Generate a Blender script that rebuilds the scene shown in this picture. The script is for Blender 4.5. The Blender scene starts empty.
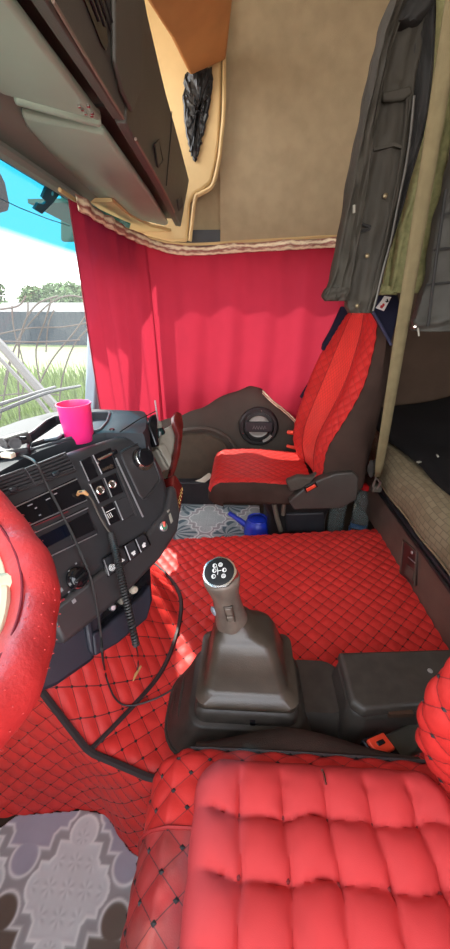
import bpy, bmesh, math, random
import numpy as np
from mathutils import Vector, Matrix
random.seed(4); rng = np.random.default_rng(4)
SC = bpy.context.scene
COL = SC.collection

# ------------------------------------------------------------------ camera, world, sun, exposure
CAM = np.array([0.0, 0.0, 1.27]); FOC = 350.0
PITCH = math.radians(25.4); YAW = math.radians(3.0)
_cy, _sy, _cp, _sp = math.cos(YAW), math.sin(YAW), math.cos(PITCH), math.sin(PITCH)
V_R = np.array([_cy, _sy, 0.0]); _fh = np.array([-_sy, _cy, 0.0])
V_F = _fh*_cp + np.array([0, 0, -_sp]); V_U = _fh*_sp + np.array([0, 0, _cp])
cd = bpy.data.cameras.new('camera'); cam = bpy.data.objects.new('camera', cd); COL.objects.link(cam)
cd.sensor_fit = 'VERTICAL'; cd.sensor_height = 36.0; cd.lens = FOC/949*36.0; cd.clip_start = 0.01; cd.clip_end = 500
M = Matrix.Identity(4)
for i in range(3):
    M[i][0] = V_R[i]; M[i][1] = V_U[i]; M[i][2] = -V_F[i]; M[i][3] = CAM[i]
cam.matrix_world = M
SC.camera = cam
SC.view_settings.view_transform = 'Standard'; SC.view_settings.look = 'None'
SC.view_settings.gamma = 1.0; SC.view_settings.use_curve_mapping = False
SC.view_settings.exposure = 0.06
world = bpy.data.worlds.new('hazy_sky'); SC.world = world; world.use_nodes = True
wn = world.node_tree; wn.nodes.clear()
wo = wn.nodes.new('ShaderNodeOutputWorld'); bg = wn.nodes.new('ShaderNodeBackground')
tcw = wn.nodes.new('ShaderNodeTexCoord'); sepw = wn.nodes.new('ShaderNodeSeparateXYZ'); rmp = wn.nodes.new('ShaderNodeValToRGB')
wn.links.new(tcw.outputs['Generated'], sepw.inputs[0]); wn.links.new(sepw.outputs['Z'], rmp.inputs[0])
rmp.color_ramp.elements[0].position = 0.0; rmp.color_ramp.elements[0].color = (1.0, 0.965, 0.94, 1)
rmp.color_ramp.elements[1].position = 0.8; rmp.color_ramp.elements[1].color = (0.80, 0.88, 1.0, 1)
wn.links.new(rmp.outputs[0], bg.inputs[0]); wn.links.new(bg.outputs[0], wo.inputs[0])
bg.inputs[1].default_value = 6.6
sd = bpy.data.lights.new('sun', 'SUN'); sd.energy = 13.0; sd.angle = math.radians(1.0); sd.color = (1, 0.95, 0.86)
sun = bpy.data.objects.new('sun', sd); COL.objects.link(sun)
sun.location = (-6, 7, 9)
sun.rotation_euler = Vector((0.42, -0.52, -0.74)).to_track_quat('-Z', 'Y').to_euler()
SC.cycles.max_bounces = 10; SC.cycles.transparent_max_bounces = 16

# ------------------------------------------------------------------ pixel -> plane helpers (true distances)
def ray(px, py):
    return V_R*(px-225)/FOC + V_U*(474.5-py)/FOC + V_F
def at(px, py, x=None, y=None, z=None):
    d = ray(px, py)
    t = (x-CAM[0])/d[0] if x is not None else (y-CAM[1])/d[1] if y is not None else (z-CAM[2])/d[2]
    return CAM + d*t
def onplane(px, py, P, N):
    d = ray(px, py); return CAM + d*(np.dot(np.array(P)-CAM, N)/np.dot(d, N))

# ------------------------------------------------------------------ materials
MATS = {}
def srgb(r, g, b):
    f = lambda c: (c/255/12.92) if c/255 <= .04045 else ((c/255+.055)/1.055)**2.4
    return (f(r), f(g), f(b))
def mat(name, col, rough=.5, metal=0.0, var=0.0, scale=20.0, bump=0.0, bscale=200.0, spec=.5, col2=None, coat=0.0, detail=4.0, trans=0.0, ior=1.45):
    if name in MATS: return MATS[name]
    m = bpy.data.materials.new(name); m.use_nodes = True; nt = m.node_tree; b = nt.nodes['Principled BSDF']
    b.inputs['Base Color'].default_value = (*col, 1); b.inputs['Roughness'].default_value = rough; b.inputs['Metallic'].default_value = metal
    b.inputs['Specular IOR Level'].default_value = spec; b.inputs['Coat Weight'].default_value = coat
    if trans: b.inputs['Transmission Weight'].default_value = trans; b.inputs['IOR'].default_value = ior
    tc = nt.nodes.new('ShaderNodeTexCoord')
    if var or col2:
        n = nt.nodes.new('ShaderNodeTexNoise'); n.inputs['Scale'].default_value = scale; n.inputs['Detail'].default_value = detail
        nt.links.new(tc.outputs['Object'], n.inputs['Vector'])
        r = nt.nodes.new('ShaderNodeValToRGB'); nt.links.new(n.outputs['Fac'], r.inputs[0])
        c2 = col2 if col2 else tuple(min(1, c*(1+var)) for c in col); c1 = col if col2 else tuple(c*(1-var) for c in col)
        r.color_ramp.elements[0].position = .35; r.color_ramp.elements[0].color = (*c1, 1)
        r.color_ramp.elements[1].position = .65; r.color_ramp.elements[1].color = (*c2, 1)
        nt.links.new(r.outputs[0], b.inputs['Base Color'])
    if bump:
        n2 = nt.nodes.new('ShaderNodeTexNoise'); n2.inputs['Scale'].default_value = bscale; n2.inputs['Detail'].default_value = 3
        nt.links.new(tc.outputs['Object'], n2.inputs['Vector'])
        bp = nt.nodes.new('ShaderNodeBump'); bp.inputs['Strength'].default_value = bump; bp.inputs['Distance'].default_value = .004
        nt.links.new(n2.outputs['Fac'], bp.inputs['Height']); nt.links.new(bp.outputs[0], b.inputs['Normal'])
    MATS[name] = m; return m
def thread_mat(name, col, thread, w=.045, rough=.42, var=.08, spec=.5, col2=None):
    """leather whose UV holds the quilting lattice: the sewn lines carry a dark thread"""
    m = mat(name, col, rough=rough, var=var, scale=14, spec=spec, bump=.12, bscale=500, col2=col2)
    nt = m.node_tree; b = nt.nodes['Principled BSDF']; src = b.inputs['Base Color'].links[0].from_socket
    uv = nt.nodes.new('ShaderNodeUVMap'); s = nt.nodes.new('ShaderNodeSeparateXYZ'); nt.links.new(uv.outputs[0], s.inputs[0])
    outs = []
    for k in 'XY':
        f = nt.nodes.new('ShaderNodeMath'); f.operation = 'FRACT'; nt.links.new(s.outputs[k], f.inputs[0])
        a = nt.nodes.new('ShaderNodeMath'); a.operation = 'SUBTRACT'; nt.links.new(f.outputs[0], a.inputs[0]); a.inputs[1].default_value = .5
        c = nt.nodes.new('ShaderNodeMath'); c.operation = 'ABSOLUTE'; nt.links.new(a.outputs[0], c.inputs[0])
        g = nt.nodes.new('ShaderNodeMath'); g.operation = 'GREATER_THAN'; nt.links.new(c.outputs[0], g.inputs[0]); g.inputs[1].default_value = .5-w
        outs.append(g)
    mx = nt.nodes.new('ShaderNodeMath'); mx.operation = 'MAXIMUM'; nt.links.new(outs[0].outputs[0], mx.inputs[0]); nt.links.new(outs[1].outputs[0], mx.inputs[1])
    mix = nt.nodes.new('ShaderNodeMix'); mix.data_type = 'RGBA'
    nt.links.new(mx.outputs[0], mix.inputs['Factor']); nt.links.new(src, mix.inputs['A']); mix.inputs['B'].default_value = (*thread, 1)
    nt.links.new(mix.outputs['Result'], b.inputs['Base Color'])
    return m
def attr_mat(name, rough=.5, bump=0.0, bscale=300, var=0.0, scale=30):
    """colour of a flat print, read from the mesh attribute 'print'"""
    m = mat(name, (.5, .5, .5), rough=rough, bump=bump, bscale=bscale); nt = m.node_tree; b = nt.nodes['Principled BSDF']
    a = nt.nodes.new('ShaderNodeAttribute'); a.attribute_name = 'print'
    if var:
        n = nt.nodes.new('ShaderNodeTexNoise'); n.inputs['Scale'].default_value = scale; n.inputs['Detail'].default_value = 5
        tc = nt.nodes.new('ShaderNodeTexCoord'); nt.links.new(tc.outputs['Object'], n.inputs['Vector'])
        mr = nt.nodes.new('ShaderNodeMapRange'); nt.links.new(n.outputs['Fac'], mr.inputs[0]); mr.inputs[3].default_value = 1-var; mr.inputs[4].default_value = 1+var
        mul = nt.nodes.new('ShaderNodeVectorMath'); mul.operation = 'SCALE'; nt.links.new(a.outputs['Color'], mul.inputs[0]); nt.links.new(mr.outputs[0], mul.inputs['Scale'])
        nt.links.new(mul.outputs[0], b.inputs['Base Color'])
    else: nt.links.new(a.outputs['Color'], b.inputs['Base Color'])
    return m
def cloth_translucent(name, col, colt, fac=.5):
    m = bpy.data.materials.new(name); m.use_nodes = True; nt = m.node_tree; nt.nodes.clear()
    o = nt.nodes.new('ShaderNodeOutputMaterial'); d = nt.nodes.new('ShaderNodeBsdfDiffuse'); t = nt.nodes.new('ShaderNodeBsdfTranslucent'); mx = nt.nodes.new('ShaderNodeMixShader')
    tc = nt.nodes.new('ShaderNodeTexCoord'); n = nt.nodes.new('ShaderNodeTexNoise'); n.inputs['Scale'].default_value = 9; nt.links.new(tc.outputs['Object'], n.inputs['Vector'])
    r = nt.nodes.new('ShaderNodeValToRGB'); nt.links.new(n.outputs['Fac'], r.inputs[0])
    r.color_ramp.elements[0].position = .3; r.color_ramp.elements[0].color = (*[c*.85 for c in col], 1); r.color_ramp.elements[1].position = .7; r.color_ramp.elements[1].color = (*col, 1)
    nt.links.new(r.outputs[0], d.inputs[0]); t.inputs[0].default_value = (*colt, 1); mx.inputs[0].default_value = fac
    nt.links.new(d.outputs[0], mx.inputs[1]); nt.links.new(t.outputs[0], mx.inputs[2]); nt.links.new(mx.outputs[0], o.inputs[0])
    MATS[name] = m; return m
def glass_mat(name, tint, dust=.06, gloss=.06, strip=None):
    """thin pane: clear with a little dust and reflection; strip = (z0, z1, colour) of a tinted sun band at the top"""
    m = bpy.data.materials.new(name); m.use_nodes = True; nt = m.node_tree; nt.nodes.clear()
    o = nt.nodes.new('ShaderNodeOutputMaterial'); tr = nt.nodes.new('ShaderNodeBsdfTransparent'); gl = nt.nodes.new('ShaderNodeBsdfGlossy'); df = nt.nodes.new('ShaderNodeBsdfTranslucent')
    gl.inputs['Roughness'].default_value = .02; df.inputs[0].default_value = (.9, .95, 1, 1); tr.inputs[0].default_value = (*tint, 1)
    if strip:
        tc = nt.nodes.new('ShaderNodeTexCoord'); s = nt.nodes.new('ShaderNodeSeparateXYZ'); nt.links.new(tc.outputs['Object'], s.inputs[0])
        mr = nt.nodes.new('ShaderNodeMapRange'); nt.links.new(s.outputs['Z'], mr.inputs[0]); mr.inputs[1].default_value = strip[0]; mr.inputs[2].default_value = strip[1]
        mix = nt.nodes.new('ShaderNodeMix'); mix.data_type = 'RGBA'; nt.links.new(mr.outputs[0], mix.inputs['Factor'])
        mix.inputs['A'].default_value = (*tint, 1); mix.inputs['B'].default_value = (*strip[2], 1); nt.links.new(mix.outputs['Result'], tr.inputs[0])
    m1 = nt.nodes.new('ShaderNodeMixShader'); m1.inputs[0].default_value = gloss; nt.links.new(tr.outputs[0], m1.inputs[1]); nt.links.new(gl.outputs[0], m1.inputs[2])
    m2 = nt.nodes.new('ShaderNodeMixShader'); m2.inputs[0].default_value = dust; nt.links.new(m1.outputs[0], m2.inputs[1]); nt.links.new(df.outputs[0], m2.inputs[2])
    nt.links.new(m2.outputs[0], o.inputs[0]); MATS[name] = m; return m
RED = srgb(214, 38, 40)
M_quilt = thread_mat('red_quilted_leather', srgb(212, 54, 49), (.15, .016, .016), w=.020, rough=.5, spec=.3)
M_quilt_soft = thread_mat('red_quilted_seat_leather', srgb(190, 46, 42), (.22, .02, .02), w=.02, rough=.5, spec=.3)
M_center = thread_mat('red_fine_quilted_seat', srgb(230, 72, 62), srgb(190, 45, 42), w=.05, rough=.5)
M_worn = thread_mat('worn_red_quilted_leather', srgb(152, 40, 40), (.10, .02, .02), w=.02, rough=.6, spec=.25, col2=srgb(128, 54, 50))
M_pad = mat('red_pad_fabric', srgb(182, 54, 54), rough=.75, var=.06, scale=10, bump=.1, bscale=900, spec=.25)
M_knot = mat('black_stitch', (.012, .01, .01), rough=.7)
M_pipe = mat('dark_piping', (.03, .02, .02), rough=.6)
M_blk = mat('black_plastic', srgb(36, 36, 40), rough=.45, bump=.15, bscale=600, var=.12)
M_dash = mat('charcoal_dash_plastic', srgb(50, 50, 52), rough=.34, bump=.12, bscale=700, var=.1)
M_dash2 = mat('dark_grey_fascia', srgb(54, 52, 53), rough=.36, bump=.1, bscale=800, var=.1)
M_navy = mat('navy_lower_dash', srgb(36, 37, 48), rough=.5, bump=.1, bscale=600, var=.1)
M_gloss = mat('gloss_black', (.008, .008, .01), rough=.12)
M_screen = mat('dark_blue_screen', srgb(14, 20, 34), rough=.1)
M_chrome = mat('worn_chrome', (.65, .63, .6), rough=.25, metal=1)
M_line = mat('silver_trim', (.6, .6, .62), rough=.3, metal=.8)
M_shift = mat('worn_shifter_plastic', srgb(106, 94, 84), rough=.38, var=.22, scale=25, bump=.1, bscale=500)
M_boot = mat('brown_black_boot', srgb(72, 62, 53), rough=.3, var=.2, scale=14, bump=.15, bscale=400)
M_cons = mat('console_plastic', srgb(60, 54, 49), rough=.42, spec=.35, var=.15, scale=30, bump=.15, bscale=600)
M_white = mat('white_print', (.8, .8, .78), rough=.5)
M_ivory = mat('ivory_plastic', srgb(225, 212, 180), rough=.5)
M_orange = mat('orange_red_plastic', srgb(222, 66, 40), rough=.4)
M_beige = mat('beige_moulded_plastic', srgb(200, 170, 118), rough=.6, var=.08, scale=6, bump=.08, bscale=400)
M_tan = mat('tan_roof_lining', srgb(190, 132, 78), rough=.85, var=.1, scale=8, bump=.15, bscale=700)
M_felt = mat('beige_felt', srgb(162, 145, 116), rough=.95, var=.07, scale=16, bump=.4, bscale=500, spec=.1, detail=12)
M_cab = mat('grey_cabinet_plastic', srgb(74, 72, 66), rough=.5, var=.06, scale=20, bump=.25, bscale=900)
M_cablit = mat('windscreen_lit_cabinet_panel', srgb(148, 164, 148), rough=.45, var=.05, scale=8, bump=.1, bscale=700)  # pale green tone puts the windscreen light on the undersides into the colour
M_brown = mat('brown_bunk_plastic', srgb(92, 76, 66), rough=.5, var=.12, scale=12, bump=.15, bscale=500)
M_dbrown = mat('dark_brown_lining', srgb(72, 58, 48), rough=.9, var=.12, scale=6, bump=.2, bscale=500, spec=.1)
M_blanket = mat('black_blanket', (.012, .011, .011), rough=.95, bump=.3, bscale=300, spec=.1)
M_seatblk = mat('brown_black_seat_fabric', srgb(58, 44, 38), rough=.9, var=.15, scale=12, bump=.3, bscale=700, spec=.15)
M_grey = mat('grey_recliner_plastic', srgb(74, 70, 62), rough=.5, var=.1, bump=.1)
M_navyc = mat('navy_cloth', srgb(30, 30, 50), rough=.85, bump=.25, bscale=500, spec=.2)
M_coat = mat('charcoal_coat_cloth', srgb(56, 52, 45), rough=.7, var=.15, scale=10, bump=.7, bscale=38, spec=.3)
M_coat2 = mat('grey_quilted_coat_cloth', srgb(55, 53, 48), rough=.65, var=.15, scale=10, bump=.7, bscale=34, spec=.3)
M_lining = mat('black_coat_lining', (.014, .013, .012), rough=.8)
M_towel = mat('olive_towel', srgb(132, 130, 92), rough=.95, var=.15, scale=60, bump=.6, bscale=500, spec=.05)
M_strap = mat('khaki_webbing', srgb(116, 105, 78), rough=.8, var=.08, scale=30, bump=.3, bscale=600, spec=.15)
M_pink = mat('pink_plastic', srgb(255, 46, 130), rough=.35, var=.03)
M_pink.node_tree.nodes['Principled BSDF'].inputs['Subsurface Weight'].default_value = .2
M_blue = mat('blue_plastic', srgb(28, 52, 176), rough=.35, var=.05)
M_wheel = mat('red_perforated_leather', srgb(196, 52, 52), rough=.48, var=.08, scale=12, bump=.25, bscale=160)
M_doorg = mat('door_trim_grey', srgb(72, 64, 55), rough=.7, var=.08, scale=10, bump=.15, bscale=500)
M_doorf = mat('door_fabric_brown', srgb(84, 74, 60), rough=.9, var=.1, scale=20, bump=.3, bscale=700)
M_rim = mat('black_speaker_plastic', srgb(26, 25, 25), rough=.5)
M_steel = mat('grey_cone', srgb(150, 146, 138), rough=.4)
M_redgloss = mat('dark_red_gloss_trim', srgb(86, 24, 22), rough=.25, var=.2, scale=30)
M_gold = mat('gold_script', srgb(196, 160, 96), rough=.4, metal=.5)
M_pet = mat('clear_bottle', (.75, .82, .8), rough=.08, trans=.9, ior=1.2)
M_redcap = mat('red_cap', srgb(190, 20, 24), rough=.4)
M_green = mat('dark_green_glass', srgb(20, 44, 44), rough=.15)
M_paper = mat('pale_paper', srgb(205, 195, 175), rough=.9)
M_greybox = mat('weathered_grey_plastic', srgb(140, 136, 124), rough=.6, var=.1)
M_grass = mat('sunlit_grass', srgb(80, 90, 48), rough=.9, var=.35, scale=3)
M_leaf = mat('hazy_leaves', srgb(70, 92, 52), rough=.8, var=.3, scale=2)
M_weed = mat('yellow_green_weeds', srgb(92, 108, 50), rough=.8, var=.3, scale=4)
M_fence = mat('slate_fence', srgb(30, 39, 46), rough=.8, var=.1)
M_roofo = mat('pale_roof', srgb(42, 44, 46), rough=.8)
M_twig = mat('dry_twig', srgb(66, 56, 50), rough=.9)
M_pole = mat('weathered_white_pole', srgb(86, 82, 80), rough=.7)
M_teal = mat('dark_teal_tag', srgb(12, 84, 100), rough=.5)
M_shoe = mat('worn_brown_shoe', srgb(84, 70, 56), rough=.6, var=.15)

# ------------------------------------------------------------------ mesh helpers
ORG = {}
class MB:
    def __init__(s): s.v = []; s.f = []; s.m = []; s.uv = []; s.hasuv = False
    def add(s, vs, fs, mi=0, uv=None):
        o = len(s.v); s.v += [tuple(map(float, v)) for v in vs]; s.f += [tuple(int(i)+o for i in f) for f in fs]; s.m += [mi]*len(fs) if np.isscalar(mi) else list(mi)
        if uv is not None: s.hasuv = True; s.uv += [tuple(map(float, u)) for u in uv]
        else: s.uv += [(0, 0)]*len(vs)
        return s
    def grid(s, P, mi=0, uv=None, closed_u=False, flip=False):
        n, k = P.shape[:2]; P2 = P.reshape(-1, 3); fs = []; ms = []
        kk = k if closed_u else k-1
        for i in range(n-1):
            for j in range(kk):
                j2 = (j+1) % k; f = (i*k+j, i*k+j2, (i+1)*k+j2, (i+1)*k+j)
                fs.append(f[::-1] if flip else f); ms.append(mi if np.isscalar(mi) else mi[i][j])
        return s.add(P2, fs, ms, None if uv is None else uv.reshape(-1, 2))
    def box(s, c, size, R=None, mi=0):
        c = np.array(c, float); h = np.array(size, float)/2
        vs = [np.array([sx, sy, sz])*h for sz in (-1, 1) for sy in (-1, 1) for sx in (-1, 1)]
        if R is not None: vs = [R @ v for v in vs]
        return s.add([c+v for v in vs], [(0, 2, 3, 1), (4, 5, 7, 6), (0, 1, 5, 4), (2, 6, 7, 3), (0, 4, 6, 2), (1, 3, 7, 5)], mi)
    def prism(s, poly, vec, mi=0):
        n = len(poly); a = [np.array(p, float) for p in poly]; b = [p+np.array(vec, float) for p in a]
        nn = sum((np.cross(a[i]-a[0], a[(i+1) % n]-a[0]) for i in range(n)), np.zeros(3))
        fl = np.dot(nn, vec) > 0
        fs = [tuple(range(n))[::-1], tuple(range(n, 2*n))] + [(i, (i+1) % n, n+(i+1) % n, n+i) for i in range(n)]
        if not fl: fs = [f[::-1] for f in fs]
        return s.add(a+b, fs, mi)
    def tube(s, path, r, seg=8, closed=False, mi=0, cap=True, flat=None):
        P = [np.array(p, float) for p in path]; n = len(P); rr = [r]*n if np.isscalar(r) else list(r); rings = []; up = None
        for i in range(n):
            t = (P[(i+1) % n]-P[i-1]) if closed else (P[min(i+1, n-1)]-P[max(i-1, 0)])
            t = t/(np.linalg.norm(t)+1e-12)
            if up is None: up = np.cross(t, [0, 0, 1.0]) if abs(t[2]) < .9 else np.cross(t, [1.0, 0, 0])
            up = up-t*np.dot(up, t); up /= (np.linalg.norm(up)+1e-12); w = np.cross(t, up)
            rings.append([P[i]+rr[i]*(math.cos(a)*up+math.sin(a)*w) for a in np.linspace(0, 2*math.pi, seg, endpoint=False)])
        vs = [p for ring in rings for p in ring]; fs = []
        for i in range(n if closed else n-1):
            i2 = (i+1) % n
            for j in range(seg): fs.append((i*seg+j, i*seg+(j+1) % seg, i2*seg+(j+1) % seg, i2*seg+j))
        if cap and not closed: fs += [tuple(range(seg))[::-1], tuple(range((n-1)*seg, n*seg))]
        return s.add(vs, fs, mi)
    def loft(s, rings, mi=0, cap=True):
        k = len(rings[0]); n = len(rings); vs = [p for r in rings for p in r]; fs = []
        for i in range(n-1):
            for j in range(k): fs.append((i*k+j, i*k+(j+1) % k, (i+1)*k+(j+1) % k, (i+1)*k+j))
        if cap: fs += [tuple(range(k))[::-1], tuple(range((n-1)*k, n*k))]
        return s.add(vs, fs, mi)
    def lathe(s, c, axis, prof, seg=24, mi=0, cap=True):
        ax = np.array(axis, float); ax /= np.linalg.norm(ax); u = np.cross(ax, [0, 0, 1.0]) if abs(ax[2]) < .9 else np.cross(ax, [0, 1.0, 0]); u /= np.linalg.norm(u); w = np.cross(ax, u)
        return s.loft([[np.array(c)+ax*h+r*(math.cos(a)*u+math.sin(a)*w) for a in np.linspace(0, 2*math.pi, seg, endpoint=False)] for r, h in prof], mi, cap)
    def build(s, name, mats, parent=None, smooth=True, bevel=0.0, seg=2, angle=40, kind=None, label=None, solid=0.0, subd=0):
        me = bpy.data.meshes.new(name); V = np.array(s.v)
        if parent is not None: org = ORG[parent.name]
        else: org = np.array([(V[:, 0].min()+V[:, 0].max())/2, (V[:, 1].min()+V[:, 1].max())/2, V[:, 2].min()])
        me.from_pydata((V-org).tolist(), [], s.f); 
        for m in (mats if isinstance(mats, (list, tuple)) else [mats]): me.materials.append(m)
        me.polygons.foreach_set('material_index', np.array(s.m, dtype=np.int32))
        if s.hasuv:
            ul = me.uv_layers.new(name='UVMap'); li = np.zeros(len(me.loops), dtype=np.int32); me.loops.foreach_get('vertex_index', li)
            ul.data.foreach_set('uv', np.array(s.uv)[li].ravel())
        if smooth:
            me.polygons.foreach_set('use_smooth', [True]*len(me.polygons)); me.set_sharp_from_angle(angle=math.radians(angle))
        me.validate(); me.update()
        o = bpy.data.objects.new(name, me); COL.objects.link(o)
        if parent is not None: o.parent = parent
        else: o.location = org
        ORG[o.name] = org
        if bevel:
            b = o.modifiers.new('bevel', 'BEVEL'); b.width = bevel; b.segments = seg; b.limit_method = 'ANGLE'; b.angle_limit = math.radians(35); b.harden_normals = False
        if solid:
            b = o.modifiers.new('solid', 'SOLIDIFY'); b.thickness = solid; b.offset = 0
        if subd:
            b = o.modifiers.new('subd', 'SUBSURF'); b.levels = subd; b.render_levels = subd
        if kind: o['kind'] = kind
        if label: o['label'] = label
        return o
def tag(o, label=None, cat=None, group=None, kind=None):
    if label: o['label'] = label
    if cat: o['category'] = cat
    if group: o['group'] = group
    if kind: o['kind'] = kind
    return o
def thing(name, loc, label, cat, group=None):
    o = bpy.data.objects.new(name, None); COL.objects.link(o); o.location = tuple(loc); o.empty_display_size = .05; ORG[o.name] = np.array(loc, float)
    return tag(o, label, cat, group)
def struct(mb, name, mats, label=None, **k):
    o = mb.build(name, mats, **k); o['kind'] = 'structure'
    if label: o['label'] = label
    return o
def smoothpath(pts, n=10, closed=False):
    P = [np.array(p, float) for p in pts]; out = []; N = len(P)
    for i in range(N if closed else N-1):
        g = (lambda k: P[k % N]) if closed else (lambda k: P[min(max(k, 0), N-1)])
        p0, p1, p2, p3 = g(i-1), g(i), g(i+1), g(i+2)
        for t in np.linspace(0, 1, n, endpoint=False):
            out.append(.5*((2*p1)+(-p0+p2)*t+(2*p0-5*p1+4*p2-p3)*t*t+(-p0+3*p1-3*p2+p3)*t**3))
    if not closed: out.append(P[-1])
    return out
def rrect(cx, cy, hx, hy, r, z, n=5):
    out = []
    for k, (sx, sy) in enumerate(((1, 1), (-1, 1), (-1, -1), (1, -1))):
        for t in np.linspace(0, math.pi/2, n): a = k*math.pi/2+t; out.append((cx+sx*(hx-r)+r*math.cos(a), cy+sy*(hy-r)+r*math.sin(a), z))
    return out
def pillow(a, b, p=.45): return (np.abs(np.sin(np.pi*a))*np.abs(np.sin(np.pi*b)))**p
def normals(P):
    du = np.gradient(P, axis=1); dv = np.gradient(P, axis=0); n = np.cross(du, dv); return n/(np.linalg.norm(n, axis=2, keepdims=True)+1e-12)
def interp(x, xs, ys): return np.interp(x, xs, ys)
def text(name, body, size, Mx, m, parent, ext=.0008):
    """raised lettering as mesh, built from Blender's built-in font"""
    cu = bpy.data.curves.new(name, 'FONT'); cu.body = body; cu.size = size; cu.extrude = ext; cu.align_x = 'CENTER'; cu.align_y = 'CENTER'; cu.resolution_u = 2
    o = bpy.data.objects.new(name, cu); COL.objects.link(o); cu.materials.append(m)
    Mx = Mx.copy(); Mx.translation = Mx.translation - Vector(ORG[parent.name]); o.parent = parent; o.matrix_local = Mx
    ORG[o.name] = ORG[parent.name]; return o

# ------------------------------------------------------------------ the setting: floor, walls, roof, screen
m = MB(); m.box((.25, .7, -.03), (2.3, 2.75, .04)); struct(m, 'floor', M_dbrown)
m = MB(); m.box((.1, 1.75, .09), (1.5, .7, .04)); m.box((-.72, 1.2, .05), (.3, 1.0, .1))
struct(m, 'floor_passenger', M_dbrown)
m = MB(); m.box((.40, 2.125, 1.98), (2.0, .05, .90)); m.box((.63, 2.07, 1.98), (1.52, .06, .90)); struct(m, 'wall_passenger', M_felt, label='beige felt lining above the curtain')
m = MB(); m.box((1.02, 2.05, .78), (.80, .05, 1.5)); struct(m, 'wall_sleeper', M_dbrown, label='dark brown lining beside the bunk')
m = MB(); m.box((1.42, .8, 1.2), (.05, 2.6, 2.4)); struct(m, 'wall_rear', M_dbrown)
m = MB(); m.box((.35, .8, 2.43), (2.2, 2.6, .05)); struct(m, 'ceiling', mat('pale_roof_lining', srgb(196, 184, 168), rough=.95))
m = MB(); m.box((.25, -.50, .38), (2.4, .05, .92)); m.box((.25, -.50, 2.26), (2.4, .05, .4)); struct(m, 'wall_driver', M_doorg, label='unseen driver door side, window opening enlarged to let in daylight')  # unseen wall limits near light; its opening is enlarged to brighten the cab
m = MB(); m.box((-1.02, .75, .35), (.05, 2.5, .76)); struct(m, 'wall_front', M_dbrown, label='front bulkhead below the windscreen')
# A-pillar and screen
m = MB()
m.prism([(-.86, 1.78, .7), (-.80, 1.78, .7), (-.64, 1.86, 1.6), (-.70, 1.86, 1.6)], (0, .10, 0)); struct(m, 'trim_1', mat('glare_tinted_pillar', srgb(120, 134, 144), rough=.6), label='windscreen pillar, pale tone painted as edge glare', bevel=.01)  # pale blue is windscreen-edge glare painted into the pillar colour
GT, GB = np.array([-.56, 1.60]), np.array([-.94, .775])      # screen top and foot (x, z)
m = MB(); P = np.array([[[GB[0]+(GT[0]-GB[0])*t+.06*max(0, (y-1.3)/.5)**2, y, GB[1]+(GT[1]-GB[1])*t] for y in np.linspace(-.5, 1.80, 24)] for t in np.linspace(0, 1, 12)])
m.grid(P)
M_wind = glass_mat('windscreen_glass', (.97, 1, .99), dust=.022, gloss=.03, strip=(.60, .545, (.97, 1, .99)))
# tinted sun band along the top edge (object z counts from the foot of the pane)
nt = M_wind.node_tree
for n in nt.nodes:
    if n.type == 'MAP_RANGE': n.inputs[1].default_value = .605; n.inputs[2].default_value = .685
    if n.type == 'MIX': n.inputs['B'].default_value = (.0, .12, .18, 1)
w = struct(m, 'window_1', M_wind, label='windscreen with a cyan sun band')
m = MB()
m.tube([(-.545, y, 1.585+.0*y) for y in np.linspace(-.3, 1.40, 6)], .016, 8); m.tube([(-.57, y, 1.60) for y in np.linspace(-.3, 1.5, 6)], .02, 8)
m.prism([(-.56, -.3, 1.605), (-.56, 1.85, 1.605), (-.46, 1.85, 1.665), (-.46, -.3, 1.665)], (-.01, 0, .02))
struct(m, 'trim_2', mat('grey_header', srgb(116, 124, 116), rough=.5), label='grey windscreen header seal')
m = MB()   # foot of the screen, passenger-side shelf
m.prism([(-.98, .5, .69), (-.60, 1.0, .69), (-.60, 1.86, .69), (-.98, 1.86, .69)], (0, 0, .05)); struct(m, 'trim_3', M_dash, label='dark shelf at the foot of the windscreen', bevel=.01)
m = MB(); m.prism([(-.78, 1.50, 1.608), (-.475, 1.50, 1.608), (-.475, 1.7, 1.606), (-.43, 1.88, 1.60), (-.36, 1.985, 1.60), (-.78, 1.99, 1.60)], (0, 0, .012)); struct(m, 'trim_6', M_beige, label='beige header plate behind the curtain rail')
# moulded beige surround beside the roof lining
poly = [(100, -20), (221, -20), (221, 100), (219, 140), (216, 162), (211, 182), (202, 190), (194, 194), (190, 202), (187, 241), (60, 241), (60, 120)]
m = MB(); m.prism([at(*p, y=1.99) for p in poly], (0, .04, 0)); t4 = struct(m, 'trim_4', M_beige, label='beige moulded roof surround', bevel=.012, seg=3)
m = MB(); m.tube(smoothpath([at(*p, y=1.985) for p in [(224, -20), (224, 100), (221, 142), (218, 165), (212, 186), (200, 194), (195, 200), (190, 241)]], 6), .009, 6); m.build('edge_bead', M_beige, t4)
hole = [(186, 76), (199, 71), (211, 69), (211, 84), (209, 104), (204, 128), (199, 150), (195, 160), (191, 152), (187, 130), (184, 100)]
m = MB(); m.prism([at(*p, y=1.985) for p in hole], (0, .02, 0)); torn = m.build('torn_opening', mat('black_film', (.01, .01, .01), rough=.25, bump=.8, bscale=40), t4, label='torn hole with black film')
m = MB(); hp = [at(px+random.uniform(-.7, .7), py+random.uniform(-1, 1), y=1.978) for a, b in zip(hole, hole[1:]+hole[:1]) for px, py in [(a[0]+(b[0]-a[0])*t, a[1]+(b[1]-a[1])*t) for t in np.linspace(0, 1, 7)[:-1]]]
m.tube(hp, [.003+.005*random.random() for _ in hp], 5, closed=True)
hc_ = np.mean(hp, 0)
rings_ = [[hc_+(p-hc_)*k+np.array([0, random.uniform(-.014, .006), 0]) for p in hp] for k in (1.0, .8, .6, .4, .2, .03)]
m.loft(rings_)
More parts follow.
